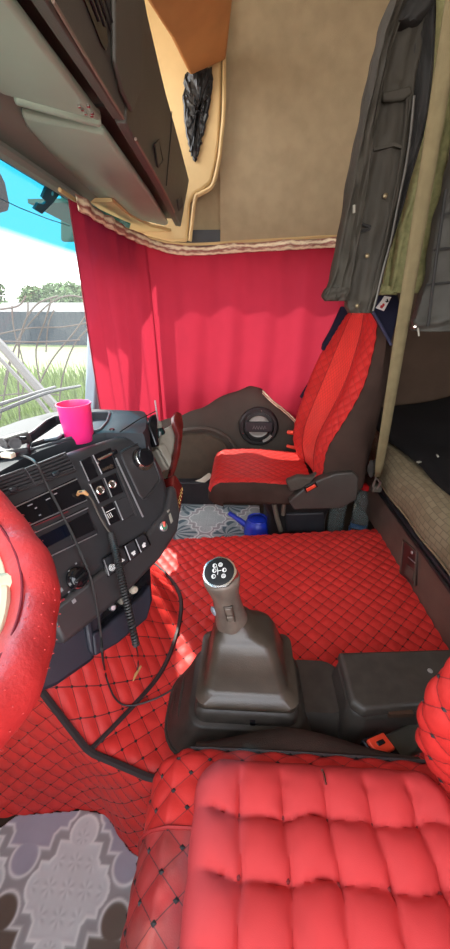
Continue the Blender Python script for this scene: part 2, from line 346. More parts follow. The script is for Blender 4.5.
m.build('film_fold', mat('crinkled_film', (.02, .02, .02), rough=.25, bump=.6, bscale=60), torn)
m = MB(); a = [at(190, 76, y=1.93), at(226, 60, y=1.96), at(236, -30, y=1.66), at(120, -40, y=1.35), at(172, 40, y=1.7)]
m.prism(a, (-.01, .04, .05)); struct(m, 'trim_5', M_tan, label='tan roof panel above the cabinets', bevel=.01)
# passenger door below the curtain
m = MB(); m.prism([(-.9, 2.06, .1), (.64, 2.06, .1), (.64, 2.06, .87), (-.9, 2.06, .87)], (0, .05, 0))
door = struct(m, 'door_1', M_doorg, label='passenger door with grey trim', bevel=.01)
m = MB(); m.prism([(-.57, 2.07, .87), (-.52, 2.07, .87), (-.52, 2.07, 1.58), (-.57, 2.07, 1.50)], (0, .05, 0)); m.prism([(.50, 2.07, .87), (.66, 2.07, .87), (.66, 2.07, 1.62), (.50, 2.07, 1.62)], (0, .05, 0)); m.prism([(-.52, 2.07, 1.52), (.5, 2.07, 1.52), (.5, 2.07, 1.62), (-.52, 2.07, 1.62)], (0, .05, 0))
m.build('window_frame', M_blk, door)
m = MB(); m.box((-.01, 2.095, 1.195), (1.02, .006, .66)); m.build('pane', glass_mat('door_glass', (.8, .84, .82), dust=.05, gloss=.04), door)
ap = [(160, 440), (186, 434), (206, 434), (222, 441), (231, 452), (240, 466), (250, 480), (160, 490)]
m = MB(); m.prism([at(*p, y=2.035) for p in ap], (0, .03, 0)); m.build('armrest_panel', M_doorf, door, bevel=.012, seg=3)
m = MB(); m.tube(smoothpath([at(*p, y=2.03) for p in [(165, 436), (186, 430), (208, 429), (225, 436), (236, 449), (246, 465), (256, 482)]], 6), .014, 8); m.build('armrest_ledge', M_doorg, door)
m = MB(); m.prism([at(*p, y=1.97) for p in [(170, 483), (213, 483), (213, 506), (170, 506)]], (0, .09, 0)); m.build('door_pocket', M_blk, door, bevel=.006)
m = MB(); m.prism([at(*p, y=1.965) for p in [(170, 506), (218, 506), (218, 513), (170, 513)]], (0, .09, 0)); m.build('red_sill_strip', mat('red_strip', srgb(170, 24, 26), rough=.6), door, label='red quilted strip along the door foot')
# things in the door pocket
m = MB(); m.loft([[np.array(at(cx, cy, y=1.99))+np.array([.02*w_*math.cos(a), 0.012*math.sin(a), .016*math.sin(a)]) for a in np.linspace(0, 6.28, 10, endpoint=False)] for cx, cy, w_ in [(183, 487, .6), (192, 485, 1.1), (201, 482, 1.0), (209, 476, .7)]])
tag(m.build('crumpled_cloth', M_paper), 'crumpled pale cloth in the passenger door pocket', 'cloth')
# speaker in the door
sc = at(258.5, 426, y=2.045); sp = thing('door_speaker', sc, 'round black car speaker in the passenger door', 'speaker')
m = MB(); m.lathe(sc, (0, -1, 0), [(.118, 0), (.118, .02), (.108, .03), (.092, .03), (.088, .012)], 40, cap=False); m.build('rim', M_rim, sp)
m = MB(); m.lathe(sc, (0, -1, 0), [(.09, .012), (.086, .014), (.06, .004), (.045, .012), (.02, .018), (.001, .02)], 32, cap=False); m.build('cone', M_steel, sp)
m = MB(); m.lathe(sc, (0, -1, 0), [(.088, .016), (.074, .018), (.068, .012)], 32, cap=False); m.build('surround', M_rim, sp)
m = MB(); m.box(sc+np.array([0, -.028, .004]), (.165, .02, .062)); bar = m.build('center_bar', M_blk, sp, bevel=.006)
for k in range(6):
    a = k*math.pi/3+.4; m = MB(); m.lathe(sc+np.array([.1*math.cos(a), -.028, .1*math.sin(a)]), (0, -1, 0), [(.005, 0), (.004, .004)], 8); m.build('screw', M_chrome if k % 2 else M_rim, sp)
m = MB()
for k in range(5): m.tube([sc+np.array([-.035+k*.016, -.0395, -.008]), sc+np.array([-.028+k*.016, -.0395, .014]), sc+np.array([-.021+k*.016, -.0395, -.004])], .0016, 4)
m.build('badge', mat('dull_silver_badge', (.3, .29, .28), rough=.4), bar, label='dull silver script badge')
m = MB(); m.prism([sc+np.array([math.cos(a)*r, -.031, math.sin(a)*r]) for r, rs in ((.098, 1), (.082, -1)) for a in np.linspace(-1.25, -.55, 6)[::rs]], (0, -.002, 0)); m.build('rim_print', M_steel, sp)

# ------------------------------------------------------------------ overhead cabinets
def TF(y): return np.array([np.interp(y, [.2, 1.045, 1.2, 1.5, 1.7, 1.9], [-.215, -.222, -.254, -.267, -.262, -.254]), y, np.interp(y, [.2, 1.045, 1.2, 1.5, 1.7, 1.9], [1.98, 1.97, 1.93, 1.89, 1.84, 1.77])])
def BF(y): return np.array([np.interp(y, [.2, 1.045, 1.5, 1.9], [-.281, -.281, -.288, -.300]), y, np.interp(y, [.2, 1.045, 1.5, 1.9], [1.65, 1.65, 1.632, 1.603])])
def cabinet(name, y0, y1, label, under):
    c = thing(name, (-.4, (y0+y1)/2, 1.62), label, 'cabinet', None)
    ys = np.linspace(y0, y1, 14); m = MB()
    rings = []
    for y in ys:
        b, t = BF(y), TF(y); back = np.interp(y, [.2, 1.0, 1.46, 1.8, 1.9], [-.52, -.50, -.56, -.46, -.40])
        rings.append([b+np.array([-.02, 0, .03]), t+np.array([-.02, 0, 0]), np.array([back, y, t[2]]), np.array([back, y, b[2]+.035])])
    m.loft(rings); m.build('body', M_cab, c)
    m = MB(); rings = []
    for y in ys:
        b, t = BF(y), TF(y); o = np.array([-.026, 0, .004])
        rings.append([b, t, t+o, b+o])
    m.loft(rings); fr = m.build('front', M_cab, c, bevel=.004, angle=30)
    m = MB(); m.prism(under, (0, 0, -.02)); m.build('underside_panel', M_cablit, c, bevel=.008, seg=3)
    return c, fr
c2, f2 = cabinet('overhead_cabinet', 1.05, 1.9, 'grey overhead cabinet with two square latches above the red curtain',
    [(-.332, 1.05, 1.653), (-.338, 1.5, 1.642), (-.350, 1.86, 1.625), (-.37, 1.89, 1.625), (-.46, 1.80, 1.63), (-.555, 1.50, 1.645), (-.545, 1.35, 1.65), (-.50, 1.02, 1.655), (-.48, .97, 1.655)])
c1, f1 = cabinet('overhead_cabinet', .25, 1.04, 'grey overhead cabinet with dark grille, nearest above the dashboard',
    [(-.325, .25, 1.66), (-.325, 1.02, 1.66), (-.475, .90, 1.66), (-.495, .84, 1.66), (-.51, .25, 1.66)])
m = MB(); m.box((-.395, .965, 1.648), (.17, .02, .03), R=np.array(Matrix.Rotation(math.radians(39), 3, 'Z'))); m.build('end_lip', M_cablit, c1, bevel=.006)
Pf = BF(1.3); Nf = np.cross(TF(1.3)-Pf, BF(1.6)-Pf); Nf /= np.linalg.norm(Nf)
if Nf[0] < 0: Nf = -Nf
def frontpt(px, py, y):            # point on the cabinet's front by position along the cab
    b, t = BF(y), TF(y); best = None
    for k in np.linspace(0, 1.1, 60):
        p = b+(t-b)*k
        v = p-CAM; yy = 474.5-FOC*np.dot(v, V_U)/np.dot(v, V_F)
        if best is None or abs(yy-py) < best[0]: best = (abs(yy-py), p)
    return best[1]
def frontat(px, py):
    best = None
    for y in np.linspace(.3, 1.9, 161):
        b, t = BF(y), TF(y)
        for k in np.linspace(0, 1.0, 41):
            p = b+(t-b)*k; v = p-CAM; f = np.dot(v, V_F); e = (225+FOC*np.dot(v, V_R)/f-px)**2+(474.5-FOC*np.dot(v, V_U)/f-py)**2
            if best is None or e < best[0]: best = (e, p)
    return best[1]
for q in ([(153, 145), (158, 140), (161, 161), (156, 167)], [(176, 200), (180, 197), (181, 206), (178, 211)]):
    pts = [frontat(*p) for p in q]; m = MB(); m.prism([p+Nf*.001 for p in pts], Nf*.004); l_ = m.build('latch', M_blk, f2)
    m = MB(); m.tube([p+Nf*.005 for p in pts], .0025, 5, closed=True); m.build('latch_frame', M_cab, l_)
m = MB(); m.tube([frontat(*p)+Nf*.002 for p in [(166, 186), (168, 160), (170, 130), (172, 110)]], .002, 5); m.build('panel_seam', M_blk, f2)
m = MB(); m.tube([frontat(*p)+Nf*.003 for p in [(131, 140), (148, 170), (160, 196), (168, 215)]], .004, 6); m.build('lower_rib', mat('worn_edge', srgb(120, 104, 92), rough=.5), f2)
def fplane(px, py): return onplane(px, py, BF(.8), N1)
N1 = np.cross(TF(.8)-BF(.8), np.array([0, 1.0, 0])); N1 /= np.linalg.norm(N1)
if N1[0] < 0: N1 = -N1
m = MB(); m.prism([fplane(*p)+N1*.001 for p in [(78, -12), (100, -12), (106, 42), (104, 50), (100, 44)]], N1*.003); g = m.build('grille', M_gloss, f1, label='dark grille in the cabinet front')
for k in range(4):
    m = MB(); x = 84+k*5; m.tube([fplane(x, -12)+N1*.005, fplane(x+12+k, 20+k*5)+N1*.005], .0022, 5); m.build('slat', M_blk, g)
m = MB(); m.prism([fplane(*p)+N1*.001 for p in [(109, -12), (139, -12), (137, 90), (128, 112), (118, 92), (110, 62)]], N1*.010); m.build('raised_panel', M_cab, f1, bevel=.005, seg=3)
m = MB(); m.tube([fplane(*p)+N1*.004 for p in [(50, 0), (80, 50), (122, 118)]], .003, 6); m.build('lower_rib', mat('worn_edge', srgb(120, 104, 92), rough=.5), f1)
m = MB()
for k in range(6): m.box((-.335+random.uniform(-.012, .02), .965+random.uniform(-.03, .02), 1.637), (.006, .006, .004))
m.build('screw_cluster', M_chrome, c1, kind='stuff')
m = MB(); m.prism([at(*p, z=1.64) for p in [(0, 113), (10, 112), (24, 136), (22, 141), (0, 122)]], (0, 0, .02)); m.build('hinge_bracket', M_blk, c2, bevel=.004)

# ------------------------------------------------------------------ curtains on a rail
RAIL = np.array(smoothpath([(-.50, 1.19, 1.558), (-.502, 1.4, 1.558), (-.495, 1.6, 1.558), (-.475, 1.76, 1.556), (-.42, 1.885, 1.548), (-.33, 1.94, 1.535), (-.2, 1.955, 1.535), (.0, 1.955, 1.545), (.2, 1.95, 1.552), (.40, 1.95, 1.56), (.64, 1.95, 1.56)], 12))
RS = np.concatenate([[0], np.cumsum(np.linalg.norm(np.diff(RAIL[:, :2], axis=0), axis=1))])
def rail(s): return np.stack([np.interp(s, RS, RAIL[:, i]) for i in range(3)], -1)
def railn(s):
    t = rail(s+.02)-rail(s-.02); n = np.stack([-t[..., 1], t[..., 0], 0*t[..., 0]], -1); n /= np.linalg.norm(n, axis=-1, keepdims=True)+1e-9; return n   # away from the cab side
S_SEAM = float(np.interp(-.452, RAIL[12*3:12*5, 0], RS[12*3:12*5]))
M_curt = cloth_translucent('crimson_curtain', srgb(170, 38, 56), srgb(164, 44, 62), .42)
m_t = mat('gold_braid', srgb(206, 176, 140), rough=.6); nt = m_t.node_tree
uvn = nt.nodes.new('ShaderNodeUVMap'); wv = nt.nodes.new('ShaderNodeTexWave'); wv.inputs['Scale'].default_value = .55; wv.inputs['Distortion'].default_value = 3.5; wv.bands_direction = 'Y'; wv.inputs['Detail Scale'].default_value = 6
nt.links.new(uvn.outputs[0], wv.inputs['Vector']); rp = nt.nodes.new('ShaderNodeValToRGB'); nt.links.new(wv.outputs[0], rp.inputs[0])
rp.color_ramp.elements[0].color = (*srgb(150, 92, 78), 1); rp.color_ramp.elements[1].color = (*srgb(244, 226, 192), 1); nt.links.new(rp.outputs[0], nt.nodes['Principled BSDF'].inputs['Base Color'])
def curtain(label, s0, s1, zb, seed, shift=0.0, amp=.012, freq=9.0):
    nu, nv = 110, 60; U, T = np.meshgrid(np.linspace(0, 1, nu), np.linspace(0, 1, nv))
    sh = shift*T**1.15; S = s0+sh+(s1-s0-sh)*U; P = rail(S); N = railn(S)
    zb_ = zb(P[..., 0], S); ztop = P[..., 2]-.012
    ph = seed*1.7
    fold = np.sin(2*np.pi*freq*S+ph+.8*np.sin(3*T+ph))*.5+.35*np.sin(2*np.pi*freq*.53*S+2*ph)+.25*np.sin(2*np.pi*freq*2.1*S+ph*3)*np.exp(-T*4)
    P = P - N*0 + N*(fold*amp*(.35+.65*T**.7))[..., None]
    P[..., 2] = ztop+(zb_-ztop)*T
    o = MB(); o.grid(P); c = o.build('curtain', M_curt); tag(c, label, 'curtain', 'red cab curtains')
    o = MB(); uu = np.linspace(s0, s1, 90); R_ = rail(uu); nn = railn(uu); wob = (.004*np.sin(uu*60))[:, None]
    tp = np.stack([R_-nn*.022+nn*wob, R_-nn*.024+nn*wob-np.array([0, 0, .038])], 0)
    tp[0][:, 2] += .004*np.sin(uu*25)
    o.grid(tp, uv=np.stack([np.stack([uu*8, 0*uu], -1), np.stack([uu*8, 0*uu+1], -1)], 0)); o.build('heading_tape', m_t, c, solid=.003, label='pale gold braid heading tape')
    o = MB(); e = P[:, 0] if shift else P[:, 0]; o.tube(e[::2], .0025, 5); o.build('hem', mat('dark_red_hem', srgb(120, 18, 34), rough=.9), c)
    return c, P
cA, PA = curtain('dark crimson curtain beside the windscreen, left of the seam', 0.0, S_SEAM+.01, lambda x, s: .72+0*x, 1, shift=.02, amp=.034, freq=7)
cB, PB = curtain('crimson curtain over the passenger door window, behind the seat', S_SEAM, RS[-1], lambda x, s: np.interp(x, [-.47, -.34, -.24, -.15, -.05, .03, .10, .17, .24, .31, .62], [.70, .72, .76, .81, .85, .885, .872, .81, .75, .69, .66]), 2, amp=.034, freq=5.5)
j0 = int(np.argmin(abs(PB[-1, :, 0]-.10))); j1 = int(np.argmin(abs(PB[-1, :, 0]-.50)))
m = MB(); e = PB[-1, j0:j1]; m.grid(np.stack([e+np.array([0, -.004, 0]), e+np.array([0, -.004, -.022])], 0), uv=np.stack([np.stack([e[:, 0]*12, 0*e[:, 0]], -1), np.stack([e[:, 0]*12, 0*e[:, 0]+1], -1)], 0)); m.build('hem_braid', m_t, cB, solid=.003, label='gold braid along the bottom hem')
m = MB(); m.tube(rail(np.linspace(.02, RS[-1]-.02, 60))+railn(np.linspace(.02, RS[-1]-.02, 60))*.03+np.array([0, 0, .014]), .006, 6)
tag(m.build('curtain_rail', M_beige), 'pale curved curtain rail above the red curtains', 'rail')

# ------------------------------------------------------------------ quilted engine tunnel cover
PIPE = [(-.46, .40), (-.351, .459), (-.31, .518), (-.264, .589), (-.225, .663), (-.206, .747), (-.200, .865), (-.222, .98), (-.299, 1.085), (-.42, 1.16), (-.6, 1.2)]
def xb(y): return np.interp(y, [.40, .459, .518, .589, .663, .747, .865, .98, 1.085, 1.16, 1.6], [-.40, -.351, -.31, -.264, -.225, -.206, -.200, -.222, -.285, -.36, -.6])
def lift(x, y):
    d = np.maximum(0, xb(y)-x); return np.minimum(.30, 1.15*np.sqrt(d*d+.0004)-1.15*.02)
QD = .055
def tunnel(X, S):
    """cover section across the cab: up the driver's side, over the top, down to the passenger floor"""
    yf = np.interp(X, [-.70, -.62, -.42, -.355, -.27, -.2, 0, .65], [.43, .44, .466, .458, .392, .37, .36, .36])
    yt = np.interp(X, [-.70, -.46, -.351, -.191, 0, .65], [.56, .505, .459, .415, .41, .41])
    yfar = 1.335+.13*np.clip((X+.30)/.93, 0, 1.1)
    hs = .30; L1 = hs; L2 = yfar-yt; 
    zt0 = .30+lift(X, yt+.01)
    a = np.clip(S/L1, 0, 1); b = np.clip((S-L1)/L2, 0, 1); c = np.clip((S-L1-L2)/.2, 0, 1)
    Y = yf+(yt-yf)*a+L2*b+.04*np.sin(c*np.pi/2)
    Z = zt0*a+(0.30+lift(X, Y)-zt0)*(b > 0)-.19*c
    k = np.exp(-((S-L1)/.018)**2)*.006; Z = Z-k; Y = Y+k*.5
    kf = np.exp(-((S-L1-L2)/.03)**2)*.008; Z = Z-kf
    return np.stack([X, Y, Z], -1)
xs = np.arange(-.66, .662, .0052); ss = np.arange(0, 1.56, .0052)
X, S = np.meshgrid(xs, ss); P = tunnel(X, S)
SV = np.where(S < .30, P[..., 2], S)      # on the driver-side wall the lattice follows the true height
A = X/QD+SV/QD; B = X/QD-SV/QD
N = normals(P); N *= np.where(N[..., 2:3]-N[..., 1:2] < 0, -1, 1)
Pd = P+N*(pillow(A, B, .55)*.0058)[..., None]
m = MB(); m.grid(Pd, uv=np.stack([A, B], -1))
cov = tag(m.build('tunnel_cover', M_quilt, angle=60), 'red diamond quilted cover over the engine tunnel with dark piping', 'floor cover')
m = MB(); nk = 0
I0, J0 = np.arange(-40, 40), np.arange(-40, 40)
for ia in I0:
    for ib in J0:
        if (ia+ib) % 1: continue
        x = (ia+ib)*QD/2; s = (ia-ib)*QD/2
        if not (-.65 < x < .645): continue
        zt_ = float(tunnel(np.array([[x]]), np.array([[.2999]]))[0, 0, 2])
        for s in ([s] if .30 < s < 1.40 else [])+([s/zt_*.30] if .01 < s < zt_-.01 else []):
            p = tunnel(np.array([[x, x+.004], [x, x+.004]]), np.array([[s, s], [s+.004, s+.004]])); n = np.cross(p[0, 1]-p[0, 0], p[1, 0]-p[0, 0]); n /= np.linalg.norm(n)+1e-12
            if n[2]-n[1] < 0: n = -n
            u = (p[0, 1]-p[0, 0])/np.linalg.norm(p[0, 1]-p[0, 0]); v = np.cross(n, u); c = p[0, 0]+n*.001; r = .0042
            m.add([c+u*r, c+v*r, c-u*r, c-v*r, c+n*.002], [(0, 1, 4), (1, 2, 4), (2, 3, 4), (3, 0, 4)]); nk += 1
m.build('stitch_knots', M_knot, cov, smooth=False, kind='stuff')
def cover_hit(px, py, up=.014):
    z = .32
    for _ in range(25):
        p = at(px, py, z=z); z = .6*z+.4*(.30+float(lift(p[0], p[1]))+up)
    return at(px, py, z=z)
def cover_pt(x, y, up=.008):
    return np.array([x, y, .30+float(lift(x, y))+up])
m = MB(); m.tube(smoothpath([cover_pt(x, y, .006) for x, y in PIPE[1:]], 6), .007, 6); m.build('piping', M_pipe, cov)
m = MB(); tp = [tunnel(np.array([[x]]), np.array([[.30]]))[0, 0]+np.array([0, -.004, .008]) for x in np.linspace(-.60, -.10, 26)]; m.tube(tp, .0085, 6); m.build('piping', M_pipe, cov)

# ------------------------------------------------------------------ printed floor mats (lantern tile print)
def lantern(u, v, k=1.0):
    """signed distance to one lantern tile: <0 inside (metres)"""
    au, av = abs(u)/k, abs(v)/k
    d = np.minimum(np.hypot(au, av-.100)-.034, np.hypot(au-.070, av)-.030)
    d = np.minimum(d, np.maximum(au-.054, av-.080)); d = np.minimum(d, np.maximum(au-.085, av-.040)); d = np.minimum(d, np.hypot(au, av)-.076)
    return d*k
def printed_mat(name, label, x0, x1, y0, y1, z, ctr, k, fills, outline=None, cat='floor mat'):
    nx, ny = int((x1-x0)/.0026), int((y1-y0)/.0026); X, Y = np.meshgrid(np.linspace(x0, x1, nx), np.linspace(y0, y1, ny))
    pu, pv = .264*k, .290*k
    u = X-ctr[0]; v = Y-ctr[1]; iu, iv = np.round(u/pu), np.round(v/pv); ju, jv = np.floor(u/pu), np.floor(v/pv)
    ua, va = u-iu*pu, v-iv*pv; ub, vb = u-(ju+.5)*pu, v-(jv+.5)*pv
    da, db = lantern(ua, va, k), lantern(ub, vb, k); d = np.minimum(da, db); isA = da < db
    c = lambda *t: np.array(srgb(*t)); base = np.where(isA[..., None], c(*fills[0]), np.where((jv % 2 == 0)[..., None], c(*fills[1]), c(*fills[2])))
    light, dark = c(230, 227, 222), c(158, 153, 151)
    def mixc(b, c_, k_): k_ = np.clip(k_, 0, 1)[..., None]; return b*(1-k_)+c_*k_
    colr = mixc(base, dark, d > .003); colr = mixc(colr, light, np.exp(-(d/.0035)**2)*.9)
    fu, fv = (ua/(.045*k)+.5) % 1-.5, (va/(.045*k)+.5) % 1-.5; r = np.hypot(fu, fv); fl = np.cos(6*np.arctan2(fv, fu))*np.exp(-((r-.25)/.14)**2)
    ins = isA & (d < -.012); colr = mixc(colr, c(226, 224, 220), np.where(ins, .3*np.clip(fl, 0, 1), 0)); colr = mixc(colr, c(120, 118, 116), np.where(ins, .25*np.clip(-fl, 0, 1), 0))
    if len(fills) > 3:
        lf = (~isA) & (d < -.010) & (np.sin(np.arctan2(vb, ub+.02)*9+vb*60) > .15); colr = mixc(colr, c(*fills[3]), lf*.9)
    P = np.stack([X, Y, z+.002+.0012*np.exp(-(d/.006)**2)+.0006*np.where(ins, fl, 0)], -1)
    o = MB()
    if outline is None: o.grid(P)
    else:
        idx = np.arange(nx*ny).reshape(ny, nx); fs = [(idx[i, j], idx[i, j+1], idx[i+1, j+1], idx[i+1, j]) for i in range(ny-1) for j in range(nx-1) if outline(X[i, j], Y[i, j])]; o.add(P.reshape(-1, 3), fs)
    ob = o.build(name, attr_mat('printed_vinyl', rough=.5, bump=.1, bscale=600, var=.14, scale=18), solid=.003)
    a = ob.data.color_attributes.new('print', 'FLOAT_COLOR', 'POINT'); a.data.foreach_set('color', np.concatenate([colr.reshape(-1, 3), np.ones((nx*ny, 1))], 1).astype(np.float32).ravel())
    return tag(ob, label, cat)
printed_mat('floor_mat', 'grey lantern tile print mat on the driver floor', -.72, -.18, .05, .475, .0, (-.398, .315), 1.0, [(208, 206, 203), (166, 162, 172), (104, 88, 76)], outline=lambda x, y: y < np.interp(x, [-.70, -.63, -.60, -.42, -.355, -.27, -.2], [.395, .41, .438, .458, .452, .386, .362]))
printed_mat('floor_mat', 'grey lantern tile print mat with teal leaves on the passenger floor', -.50, .12, 1.46, 1.97, .112, (-.20, 1.80), 1.1, [(170, 174, 170), (150, 158, 158), (160, 166, 164), (52, 78, 88)])

# ------------------------------------------------------------------ driver's seat
def cushion_shell(x0, x1, y_far, y_near, top, r, drop_front, drop_side, back_drop=.0):
    """returns surface arrays: path over the front edge and back (s) crossed with rolled side edges (v)"""
    ds = .0055
    fr = np.array([(x0+.015, top-drop_front), (x0, top-.10), (x0+.003, top-.06), (x0+.016, top-.028), (x0+.042, top-.007), (x0+.075, top), ((x0+x1)/2, top+.004), (x1, top-back_drop)])
    fr = np.array(smoothpath([(a, b, 0) for a, b in fr], 8))[:, :2]; L = np.concatenate([[0], np.cumsum(np.linalg.norm(np.diff(fr, axis=0), axis=1))])
    s = np.arange(0, L[-1], ds); fx = np.interp(s, L, fr[:, 0]); fz = np.interp(s, L, fr[:, 1])
    q = r*math.pi/2; w = y_far-y_near; v = np.arange(-drop_side-q, w-2*r+q+drop_side, ds)
    def roll(t):   # beyond an edge: horizontal advance and drop
        return np.where(t < 0, t, np.where(t < q, r*np.sin(t/r), r)), np.where(t < 0, 0, np.where(t < q, r*(1-np.cos(np.clip(t, 0, q)/r)), r+(t-q)))
    yf, zf = roll(v-(w-2*r)); yn, zn = roll(-v)
    y = np.where(v > (w-2*r)/2, (w-2*r)+yf, -yn); dz = np.where(v > (w-2*r)/2, zf, zn)
    Sg, Vg = np.meshgrid(s, v, indexing='ij'); X = np.broadcast_to(fx[:, None], Sg.shape).copy(); Z0 = np.broadcast_to(fz[:, None], Sg.shape)
    edge = np.clip(dz/r, 0, 1)[None]; frontness = np.clip((x0+.09-fx)/.09, 0, 1)[:, None]
    X += .075*edge**1.1*frontness
    Zc = np.minimum(Z0, top-dz[None]) if False else Z0-dz[None]*(1-.75*np.clip((top-fz)/(drop_front), 0, 1)[:, None])
    Y = np.broadcast_to((y_near+r+y)[None], Sg.shape)
    return np.stack([X, Y, Zc], -1), Sg, Vg, (w-2*r), q, fx, fz
SEAT_TOP = .50
ds_ = thing('driver_seat', (.15, .1, 0), 'driver seat in red quilted cover with a worn front panel', 'seat')
P, Sg, Vg, Wf, q, fx, fz = cushion_shell(-.158, .44, .392, -.30, SEAT_TOP, .040, .26, .10)
QS = .050; QH = .062
A = Sg/QH+Vg/QS; B = Sg/QH-Vg/QS
N = normals(P); 
if N[N.shape[0]//2, N.shape[1]//2, 2] < 0: N = -N
P2 = P+N*(pillow(A, B, .5)*.0045)[..., None]
mi = np.zeros(Sg.shape, int); Yw = P[..., 1]
mi[(Yw < .262) & (P[..., 0] < -.02)] = 2
side = (Vg > Wf+q*.72) | (Vg < -q*.55); mi[side] = 1
P2[side] = P[side]
m = MB(); m.grid(P2, mi, uv=np.stack([A, B], -1)); cu = m.build('cushion', [M_quilt_soft, M_seatblk, M_worn], ds_, angle=60)
def lattice_knots(name, fn, ranges, par, qa, qb, r=.005):
    m = MB()
    for i in range(-60, 60):
        for j in range(-60, 60):
            s = (i+j)*qa/2; v = (i-j)*qb/2
            p = fn(s, v)
            if p is None: continue
            c, n = p; u = np.cross(n, [0, 0, 1.0]) if abs(n[2]) < .9 else np.cross(n, [0, 1.0, 0]); u /= np.linalg.norm(u); w_ = np.cross(n, u)
            c = c+n*.0015; m.add([c+u*r, c+w_*r*.8, c-u*r, c-w_*r*.8, c+n*.003], [(0, 1, 4), (1, 2, 4), (2, 3, 4), (3, 0, 4)])
    return m.build(name, M_knot, par, smooth=False, kind='stuff')
def seat_fn(s, v):
    if s < 0 or s >= Sg[-1, 0] or v < Vg[0, 0] or v >= Vg[0, -1]: return None
    i = int(round(s/.0055)); j = int(round((v-Vg[0, 0])/.0055))
    if i >= P.shape[0] or j >= P.shape[1] or side[i, j]: return None
    if P[i, j, 0] > -.03 and P[i, j, 1] < .345: return None
    return P[i, j], N[i, j]
lattice_knots('stitch_knots', seat_fn, None, cu, QH, QS)
j = int(np.argmin(abs(P[40, :, 1]-.262))); m = MB(); m.tube([P[i, j]+N[i, j]*.005 for i in range(0, min(70, P.shape[0]), 3)], .003, 5); m.build('seam', mat('red_seam', srgb(150, 26, 26), rough=.7), cu)
m = MB(); m.tube([P[i, int(np.argmin(abs(Vg[0]-(Wf+q*.72))))]+N[i, int(np.argmin(abs(Vg[0]-(Wf+q*.72))))]*.004 for i in range(0, P.shape[0], 4)], .004, 5); m.build('seam', M_pipe, cu)
m = MB(); m.loft([rrect(.15, .05, .27, .30, .05, z) for z in (.05, .34)]); m.build('seat_base', M_seatblk, ds_)
def skirt_ring(z, k):
    xs_ = np.linspace(-.08, .36, 24); far = .397+.058*k*np.exp(-((xs_-.12)/.15)**2)+.010*k
    return [(x, y, z) for x, y in zip(xs_, far)]+[(x, .36, z) for x in xs_[::-1]]
m = MB(); m.loft([skirt_ring(.33, .9), skirt_ring(.40, 1.0), skirt_ring(.44, .95), skirt_ring(.462, .75), skirt_ring(.474, .4), skirt_ring(.478, .1)]); m.build('side_skirt', M_seatblk, ds_, angle=70)
# backrest of the driver's seat: rolled bolster edge seen at the frame's right
def bolster(y):   # front outline
    return None
yy = np.concatenate([np.linspace(-.28, .28, 60), np.linspace(.284, .372, 40)]); zz = np.linspace(.45, 1.15, 120)
Yg, Zg = np.meshgrid(yy, zz)
ex = np.interp(Zg, [.44, .50, .55, .62, .70, .76, .81, .90, 1.15], [.41, .375, .338, .302, .287, .292, .308, .345, .42])
roll_ = np.clip((Yg-.345)/.027, 0, 1); inn_ = 1/(1+np.exp(-(.300-Yg)/.014))
Xf = ex+.030*(1-np.sqrt(np.clip(1-roll_**2, 0, 1)))+.10*inn_
Pb = np.stack([Xf, Yg, Zg], -1); A = Zg/.062+Yg/.055; B = Zg/.062-Yg/.055; Nb = normals(Pb)
if Nb[40, 40, 0] > 0: Nb = -Nb
Pb2 = Pb+Nb*(pillow(A, B, .5)*.006)[..., None]
m = MB(); m.grid(Pb2, uv=np.stack([A, B], -1)); bk = m.build('backrest', M_quilt_soft, ds_, angle=60)
m = MB(); e = Pb[:, -1]; sh = np.stack([e, e+np.array([.05, .004, 0]), e+np.array([.14, -.02, 0])], 1); m.grid(sh); m.build('backrest_side', M_seatblk, ds_)
m = MB(); m.tube(e[::3], .005, 6); m.build('piping', M_pipe, bk)
m = MB(); tpr = Pb[-1, ::5]; m.grid(np.stack([tpr, tpr+np.array([.05, 0, .02]), tpr+np.array([.13, 0, 0])], 0)); m.build('backrest_top', M_seatblk, ds_)
def back_fn(s, v):
    if not (.48 < s < 1.1 and .25 < v < .37): return None
    i = int(np.argmin(abs(zz-s))); jj = int(np.argmin(abs(yy-v))); return Pb[i, jj], Nb[i, jj]
lattice_knots('stitch_knots', back_fn, None, bk, .062, .055)

# tufted pad on the driver's seat
PT = .0715
xs = np.arange(-.066, .365, .0042); ys = np.arange(-.22, .362, .0042); X, Y = np.meshgrid(xs, ys)
# cells: creases at x = .007 + k*PT, y = .277 - k*PT
fu = (X-.0065)/PT; fv = (Y-.283)/PT
wu = .02*np.sin(Y*21)+.02*np.sin(Y*47+1); wv2 = .05*np.sin(X*33)+.03*np.sin(X*71+2)
pu = np.abs(np.sin(np.pi*(fu+wu))); pv = np.abs(np.sin(np.pi*(fv+wv2)))
ek = np.clip(np.minimum.reduce([X-xs[0], xs[-1]-X, ys[-1]-Y, Y-ys[0]])/.035, 0, 1); ek = .25+.75*ek*ek*(3-2*ek); pu = 1-(1-pu)*ek; pv = 1-(1-pv)*ek
h = .014*pu**.32+.017*pv**.36+.006*(pu*pv)**.6
wr1 = np.sin(X*95+4*np.sin(Y*40))*np.exp(-(pu/.5)**2)*.0012+np.sin(Y*120+5*np.sin(X*30))*np.exp(-(pv/.45)**2)*.0012; h = h+wr1
def rr_sd(x, y, x0, x1, y0, y1, r):
    qx = np.maximum(np.abs(x-(x0+x1)/2)-(x1-x0)/2+r, 0); qy = np.maximum(np.abs(y-(y0+y1)/2)-(y1-y0)/2+r, 0); return r-np.hypot(qx, qy)
bd = np.minimum(rr_sd(X, Y, xs[0], xs[-1], ys[0], ys[-1], .045), np.minimum.reduce([X-xs[0], xs[-1]-X, ys[-1]-Y, Y-ys[0]])); edge = np.sqrt(np.clip(bd/.03, 0, 1)*(2-np.clip(bd/.03, 0, 1)))
